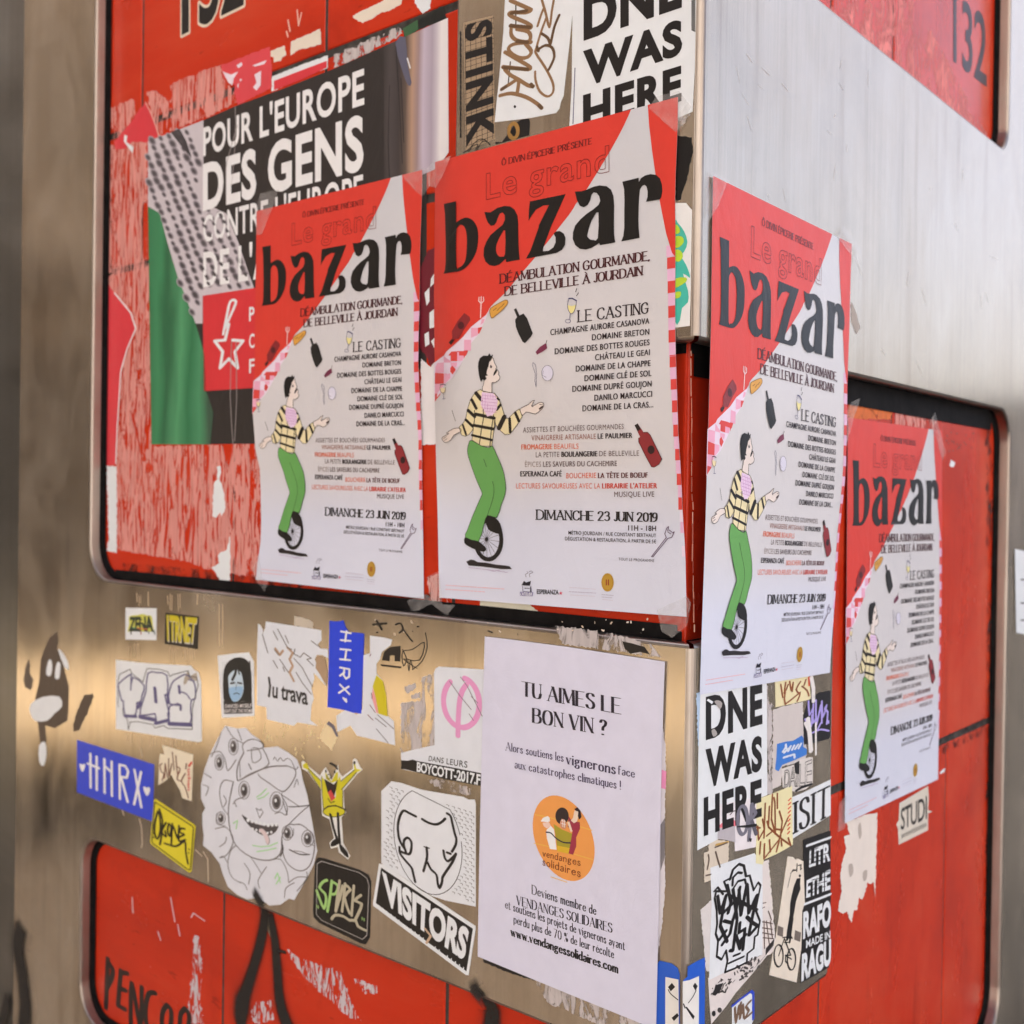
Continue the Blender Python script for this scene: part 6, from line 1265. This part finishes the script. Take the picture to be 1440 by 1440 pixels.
for c, rx, ry in (((862, 605), 6.4, 15.5), ((992, 640), 5.8, 15)): a.ellipse(r3(*c), rx, ry, KB, 2, ring=1.8)
for q in ("862,605 920,430 985,600 930,600 992,640", "920,470 960,470", "905,420 990,410 1000,430", "935,600 930,660 960,690"): a.stroke(P(q, r3), 1.3, KB, 2)
for x0 in (850, 1025): a.poly(P(f"{x0+5},300 {x0+62},320 {x0+55},415 {x0},395" if x0 < 1000 else f"{x0+5},345 {x0+65},370 {x0+55},465 {x0-5},440", r3), (112, 102, 94), 1)
for q in ("985,780 1010,740 1035,750", "1050,680 1045,760", "1060,700 1090,690 1085,740 1095,730", "1000,760 1040,740", "985,790 955,920"): a.stroke(P(q, r2), 1.2 if q[:3] != '985' or q[4] == '7' and q[8:9] == '1' else .6, KB, 2)
a.build('cyclist_drawing', root)
root, part = sticker(RS, 3.4e-4, 'lettered_sticker', 'black sticker with stacked white capitals cut off by the block edge', 'sticker', P("1112,440 1390,345 1391,1100", r2)+P("1375,720 1240,800 1085,884 1105,150", r3)+P("1130,1080 1115,650", r2), (34, 32, 32)); a = part()
a.stroke(P("1150,500 1388,415", r2), 3.2, PAPER, 1); a.stroke(P("1130,1090 1388,990", r2), 3.2, PAPER, 1)
a.text('LITR', [r2(1170, 720), r2(1386, 650), r2(1386, 460), r2(1175, 545)], PAPER, 2, .035, 1); a.text('ETHE', [r2(1140, 1030), r2(1386, 940), r2(1386, 735), r2(1145, 850)], PAPER, 2, .035, 1)
for i in range(18): y = 560+i*26; a.stroke([r2(1150+(i*37) % 90, y), r2(1260+(i*53) % 120, y-40)], .9, (34, 32, 32), 4)
a.text('RAFO', [r3(1108, 440), r3(1392, 295), r3(1392, 30), r3(1112, 165)], PAPER, 2, .05, 1); a.text('MADE IN', [r3(1140, 530), r3(1385, 425), r3(1385, 350), r3(1140, 450)], PAPER, 2, .02, 1); a.text('RAGU', [r3(1092, 868), r3(1392, 690), r3(1392, 430), r3(1098, 590)], PAPER, 2, .05, 1); a.build('lettering', root)
root, part = sticker(RS, 2.4e-4, 'tagged_sticker', 'small white sticker with a blue frame and brown tag at the bottom', 'sticker', P("392,1110 480,1030 585,955 612,975 612,1250 590,1300 420,1420 392,1400", r3), PAPER); a = part()
a.stroke(P("398,1112 480,1042 585,965 606,985 606,1245", r3), 3.2, (44, 70, 186), 1)
for q in ("420,1130 430,1280 460,1110", "480,1080 470,1240 500,1100 510,1230", "580,1060 530,1120 560,1160 520,1240 590,1180", "440,1200 500,1180"): a.stroke(P(q, r3), 3, (110, 86, 68), 2, smooth=2)
a.build('brush_tag', root)
kc = K(920, 1320, 12)
for face, q, inn, label, art in ((LS, "40,450 90,370 300,420 400,500 430,600 430,1700 30,1700", "190,645 410,690 420,1700 185,1700", 'blue edged white sticker at the foot of the left wall by the corner', (("235,815 300,745 355,815 280,890", 1), ("295,1335 390,1255 418,1300 335,1390", 1), ("240,860 280,930 400,1030", 0))), (RS, "565,470 700,390 855,315 860,420 850,1700 480,1700 490,700 560,640", "590,700 755,630 750,1700 480,1700 480,720", 'blue edged white sticker at the foot of the right wall by the corner', (("650,800 685,740 730,800 695,880", 1), ("525,1160 545,1145 680,1310 655,1365", 1), ("700,880 650,980 575,1080", 0), ("490,1100 520,1170", 0)))):
    root, part = sticker(face, 3.0e-4, 'framed_sticker', label, 'sticker', P(q, kc), PAPER); a = part()
    a.poly(P(q, kc), (34, 88, 190), 0); a.poly(P(inn, kc), (222, 218, 212), 1)
    for p_, f_ in art: a.poly(P(p_, kc), KB, 2) if f_ else a.stroke(P(p_, kc), 1.4, KB, 2, smooth=3)
    a.build('frame_print', root)
# ================================================================ scraps on the red tiles of the right wall
r9 = K(1150, 960, 1440/290)
scrap(RT, 3.0e-4, 'torn_paper', 'white torn paper hanging in shreds under the smallest poster', "690,590 760,560 820,548 818,700 815,800 812,905 805,840 795,850 780,842 772,880 758,915 745,905 735,960 722,960 712,1012 700,990 695,965 675,975 655,962 660,930 672,880 665,820 672,760 690,700 680,650 706,640", (220, 210, 200), C9, extra=('grey_stain', lambda a: [a.poly(P(q, C9), (176, 164, 154), 1, smooth=2) for q in ("700,770 716,765 720,800 705,820", "760,800 778,790 775,830 762,835", "740,610 750,590 755,640 745,660")]))
root, part = sticker(RT, 3.0e-4, 'torn_sticker', 'torn white sticker with stretched black letters on the right tiles', 'sticker', P("570,842 640,800 770,722 775,800 770,890 800,900 770,915 770,1030 690,1070 565,1132 560,1020 548,990 565,960", r9), (206, 198, 184)); a = part()
a.text('STUDI', [r9(580, 1030), r9(762, 950), r9(762, 790), r9(580, 880)], (50, 46, 44), 1, .01, .95)
for i in range(15): t = i/14; a.stroke([r9(588+t*166, 1085-t*80), r9(588+t*166, 1060-t*80)], 1.0, (70, 62, 58), 1)
a.build('lettering', root)
scrap(RT, 2.4e-4, 'torn_flake', 'tiny white flake on the right tiles beside the smallest poster', "1320,664 1330,648 1338,656 1334,672", PAPER, None) if False else None
scrap(RT, 2.4e-4, 'torn_flake', 'tiny white torn flake level with the big letters of the smallest poster', "1337,646 1343,650 1341,657 1335,655", PAPER)
scrap(RT, 2.4e-4, 'torn_flake', 'white torn flake by the lower right corner of the smallest poster', "1322,1086 1329,1080 1328,1086 1322,1089", PAPER)
residue(RT, 1.2e-4, "1192,556 1254,566 1254,590 1192,590", masked('orange_tape_residue', (206, 104, 40), 40, 30, .3, .45, .6, .8, 1.2, 3))
residue(RT, 1.2e-4, "1258,566 1320,578 1312,606 1258,600", RESIDUE)
residue(RT, 1.2e-4, "1150,0 1250,-60 1330,80 1396,205 1330,160 1250,85", masked('pale_paste_wash', (226, 130, 122), 30, 16, .46, .62, .6, .9, 1.1, 5))
scrap(RS, 2.0e-4, 'torn_tape', 'brown speckled tape scrap right of the corner poster', "1197,424 1203,436 1210,462 1204,470 1197,452", (150, 136, 122))
scrap(RS, 1.2e-3, 'paper_notice', 'white paper notice at the right edge of the picture', "1427,772 1520,790 1520,905 1429,890", PAPER, extra=('print_lines', lambda a: [a.stroke([(1436, y), (1450, y+1)], 2, (70, 66, 70), 1) for y in (815, 848, 872)]), cat='notice')

# dried glue, scratches and chips
rw = random.Random(12)
def drips(a):
    for x0, x1, y0, y1 in ((181, 211, 832, 853), (234, 282, 832, 860), (182, 212, 902, 930), (240, 276, 908, 934), (308, 318, 850, 918), (170, 280, 1030, 1052)):
        for i in range(max(2, int((x1-x0)/7))):
            x = rw.uniform(x0, x1); yy = y0+rw.uniform(0, 8); a.stroke([(x, yy), (x+rw.uniform(-.8, .8), y1-rw.uniform(0, 10))], rw.uniform(.5, 1.0), (206, 182, 150), 0)
    for i in range(46):
        x, y = rw.uniform(352, 470), rw.uniform(1012, 1064); a.stroke([(x, y), (x+rw.uniform(-3, 3), y+rw.uniform(-9, 9))], rw.uniform(.6, 1.6), (232, 204, 158), 0)
    for q in ("196,1152 199,1163 200,1186 199,1192", "286,1198 292,1208 293,1240", "200,1064 198,1052", "172,1140 174,1146", "275,1195 284,1204"): a.stroke(P(q), 1.3, (190, 172, 150), 1)
    for i in range(26):
        x, y = rw.uniform(520, 920), rw.uniform(868, 892); a.stroke([(x, y), (x+rw.uniform(-2, 2), y+rw.uniform(-2, 3))], rw.uniform(.8, 2.2), rw.choice([(206, 196, 184), (52, 46, 42), (196, 178, 156)]), 1)
deco('dried_glue', LS, 1.1e-4, drips)
def chips(a):
    y = 494
    while y < 884:
        h = rw.uniform(5, 26); x = 971.2+rw.uniform(-.7, .7)+(y-494)*.012; a.stroke([(x, y), (x+rw.uniform(-.5, .5), min(888, y+h))], rw.uniform(.7, 1.9), rw.choice([(196, 132, 112), (206, 160, 140), (168, 96, 80)]), 0); y += h+rw.uniform(0, 5)
    for q in ("285,1218 286,1224", "186,1262 187,1284", "240,1262 246,1296", "222,1310 226,1322", "269,1290 272,1284 288,1295", "250,1300 253,1316"): a.stroke(P(q), 1.3, (206, 190, 196), 1)
    for q in ("405,28 408,44", "418,14 420,36 424,18", "403,44 405,52"): a.stroke(P(q), 1.8, (214, 170, 150), 1)
    a.poly(P("376,1290 382,1293 384,1306 380,1318 375,1304"), (170, 150, 120), 1)
deco('chipped_enamel', LT, 1.5e-4, chips)
def scuffs(a):
    for i in range(34):
        x, y = rw.uniform(1010, 1400), rw.uniform(30, 520)
        if y < (x-1157)*.83+25 or y > 520+(x-1190)*.24: continue
        a.stroke([(x, y), (x+rw.uniform(-3, 9), y+rw.uniform(2, 22))], rw.uniform(.3, .6), (190, 184, 174), 0)
    for q in ("1050,76 1058,88", "1072,96 1082,106", "1100,118 1108,128"): a.stroke(P(q), .9, (176, 168, 160), 0, smooth=3)
deco('scuff_marks', RS, 1.0e-4, scuffs)
deco('stain_spots', RT, 1.5e-4, lambda a: [a.ellipse((x, y), .9, 1.2, (96, 40, 26), 0, n=8) for x, y in [(rw.uniform(1330, 1372), rw.uniform(606, 636)) for _ in range(22)]])

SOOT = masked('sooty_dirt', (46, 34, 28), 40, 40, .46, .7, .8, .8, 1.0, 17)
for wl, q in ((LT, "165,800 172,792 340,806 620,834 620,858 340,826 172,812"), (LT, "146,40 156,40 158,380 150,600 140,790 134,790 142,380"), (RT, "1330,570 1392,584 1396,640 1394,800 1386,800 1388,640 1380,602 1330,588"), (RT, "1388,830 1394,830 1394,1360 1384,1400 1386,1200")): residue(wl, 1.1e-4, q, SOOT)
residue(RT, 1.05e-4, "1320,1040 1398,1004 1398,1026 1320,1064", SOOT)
